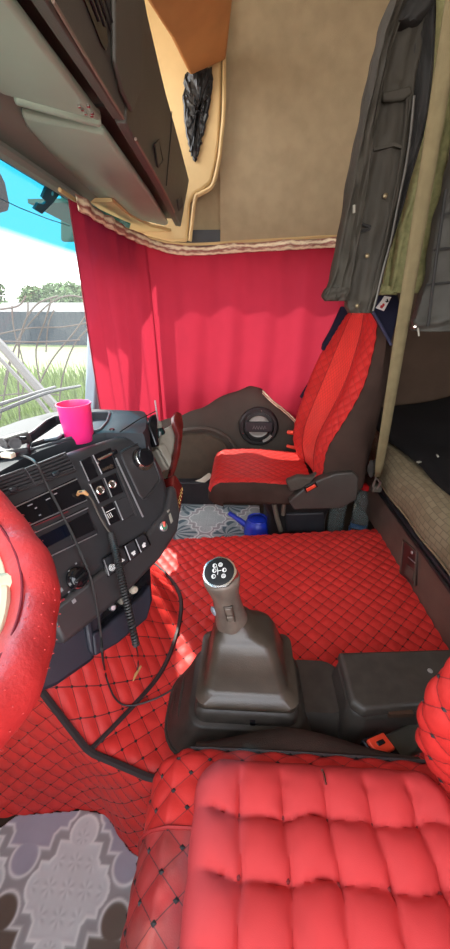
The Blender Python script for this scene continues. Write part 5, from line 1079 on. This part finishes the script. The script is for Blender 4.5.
shd = thing('shed', at(35, 335, y=30)*np.array([1, 1, 0])+np.array([0, 0, GZ]), 'pale roofed shed behind the fence', 'shed')
cS = at(35, 318, y=31); 
m = MB(); m.box((cS[0], cS[1]+4, GZ+1.1), (9, 4, 2.2)); m.build('wall', M_roofo, shd)
m = MB(); m.prism([(cS[0]-5, cS[1]+1.6, GZ+2.2), (cS[0]+5, cS[1]+1.6, GZ+2.2), (cS[0]+5, cS[1]+4, GZ+2.95), (cS[0]-5, cS[1]+4, GZ+2.95)], (0, 0, .15)); m.build('roof', M_roofo, shd)
def leafball(m, c, r, n, size):
    for _ in range(n):
        v = rng.normal(size=3); v /= np.linalg.norm(v); p = c+v*r*rng.uniform(.55, 1)*np.array([1, 1, .8]); a, b = rng.normal(size=3), rng.normal(size=3); a /= np.linalg.norm(a); b -= a*np.dot(a, b); b /= np.linalg.norm(b)
        m.add([p-a*size, p+b*size*.45, p+a*size, p-b*size*.45], [(0, 1, 2, 3)])
for k, (px, top, dist, rr, lb) in enumerate([(-10, 288, 44, 2.4, 'low hazy tree behind the shed roof'), (20, 284, 62, 3.2, 'round hazy tree behind the fence'), (43, 280, 43, 2.3, 'middle hazy tree rising over the fence'), (64, 268, 52, 4.0, 'tall pale tree beside the windscreen edge'), (90, 262, 40, 3.0, 'leafy tree nearest the curtain edge')]):
    tp_ = at(px, top, y=dist); tr = thing('garden_tree', (tp_[0], tp_[1], GZ), lb, 'tree', 'hazy trees beyond the fence')
    m = MB(); m.tube([(tp_[0], tp_[1], GZ), (tp_[0]+.1, tp_[1], tp_[2]-rr*1.2)], [.16, .10], 7); m.build('trunk', M_twig, tr)
    m = MB()
    for q_ in range(7): leafball(m, np.array([tp_[0], tp_[1], tp_[2]-rr*.9])+rng.normal(size=3)*rr*np.array([.55, .4, .38]), rr*.55, 420, .26)
    m.build('crown', M_leaf, tr, smooth=False)
m = MB()
for _ in range(2600):
    d_ = rng.uniform(3.2, 13) ; p = at(rng.uniform(-25, 115), 420, y=d_); p[2] = GZ; hh = rng.uniform(.35, 1.1); l_ = rng.normal(size=2)*.18
    w1 = rng.uniform(.015, .035); m.add([p+np.array([-w1, 0, 0]), p+np.array([w1, 0, 0]), p+np.array([l_[0]*.6+w1*.6, l_[1]*.6, hh*.7]), p+np.array([l_[0], l_[1], hh])], [(0, 1, 2, 3)])
tag(m.build('weeds', M_weed, smooth=False), 'tall yellow green weeds between the truck and the fence', 'weeds', kind='stuff')
def stem(name, pts, r, mt, label, cat, group=None):
    m = MB(); m.tube(smoothpath(pts, 6), r, 6); return tag(m.build(name, mt), label, cat, group)
stem('garden_pole', [at(-12, 332, y=3.6), at(8, 353, y=3.6), at(34, 383, y=3.6), at(64, 416, y=3.6)], .045, M_pole, 'pale bent pole leaning across the weeds beyond the windscreen', 'pole')
stem('garden_pole', [at(-12, 346, y=3.8), at(20, 380, y=3.8), at(40, 402, y=3.8), at(52, 418, y=3.8)], .022, M_pole, 'thinner pole alongside the pale bent pole', 'pole')
tn = thing('dry_creeper', at(45, 345, y=5.0)*np.array([1, 1, 0])+np.array([0, 0, GZ]), 'leafless creeper with arching thin stems beyond the windscreen', 'shrub')
for a in [[(0, 420), (14, 350), (40, 312), (66, 296), (90, 300)], [(20, 425), (18, 370), (22, 330), (36, 305), (58, 296)], [(58, 420), (62, 380), (74, 345), (92, 325)], [(34, 395), (52, 360), (76, 330), (96, 300)], [(-5, 396), (30, 393), (60, 395)], [(-5, 335), (30, 328), (62, 327), (92, 322)], [(-5, 341), (40, 342), (80, 340)], [(22, 398), (24, 368), (14, 330), (12, 306)], [(40, 382), (36, 350), (46, 318), (52, 298)], [(46, 352), (48, 326), (54, 310)], [(-5, 310), (18, 306), (26, 296)], [(28, 302), (26, 320), (10, 360), (4, 385)]]:
    yy_ = 5+rng.uniform(-.6, .6); m = MB(); m.tube(smoothpath([at(*p, y=yy_) for p in a], 6), .011, 5); m.build('stem', M_twig, tn)
# wiper and exterior mirror, sticker on the screen
def gpt(px, py, o=0.0):
    Pg = np.array([GB[0], 0, GB[1]]); Ng = np.array([-(GT[1]-GB[1]), 0, GT[0]-GB[0]]); Ng /= np.linalg.norm(Ng); return onplane(px, py, Pg+Ng*o, Ng), Ng
wp = thing('wiper', gpt(40, 400, .03)[0], 'grey wiper blade across the foot of the windscreen', 'wiper')
m = MB(); m.tube(smoothpath([gpt(-12, 416, .03)[0], gpt(20, 403, .03)[0], gpt(50, 392, .03)[0], gpt(80, 386, .03)[0]], 6), .008, 6); m.build('blade', M_blk, wp)
m = MB(); m.tube(smoothpath([gpt(-12, 408, .05)[0], gpt(20, 398, .05)[0], gpt(55, 387, .05)[0]], 6), .007, 6); m.build('arm', M_dash2, wp)
mr = at(2, 192, x=-.95); em = thing('exterior_mirror', mr, 'dark exterior mirror seen past the windscreen top', 'mirror')
m = MB(); m.prism([at(*p, x=-1.0) for p in [(-14, 160), (0, 171), (6, 182), (10.5, 205), (9, 211), (2, 213), (-14, 207)]], (-.05, 0, 0)); m.build('mirror_housing', mat('matt_black', (.006, .006, .007), rough=.95, spec=.1), em, bevel=.01)
tg = thing('windscreen_tag', gpt(45, 198, -.004)[0], 'dark teal toll tag bracket stuck high on the windscreen', 'tag')
g_ = lambda pts, o: [gpt(*p, o)[0] for p in pts]; Ng = gpt(0, 0)[1]
m = MB(); m.prism(g_([(32, 208), (36, 202), (41, 203.5), (45, 201), (40, 196), (46, 182), (60, 190), (52, 201), (40, 213)], -.006), -Ng*.006); m.build('tag_plate', M_teal, tg)
for x, y in ((52.5, 193.5), (55, 188.5)):
    m = MB(); c_ = gpt(x, y, -.0125)[0]; m.lathe(c_, -Ng, [(.006, 0), (.0055, .001)], 12); m.build('tag_hole', mat('cyan_dot', srgb(60, 190, 210), rough=.4), tg)
m = MB(); m.tube([gpt(x, y, -.006)[0] for x, y in ((-5, 196), (20, 208), (48, 219), (70, 226))], .0012, 4); tag(m.build('antenna_wire', M_teal), 'thin dark wire along the sun band of the windscreen', 'wire')
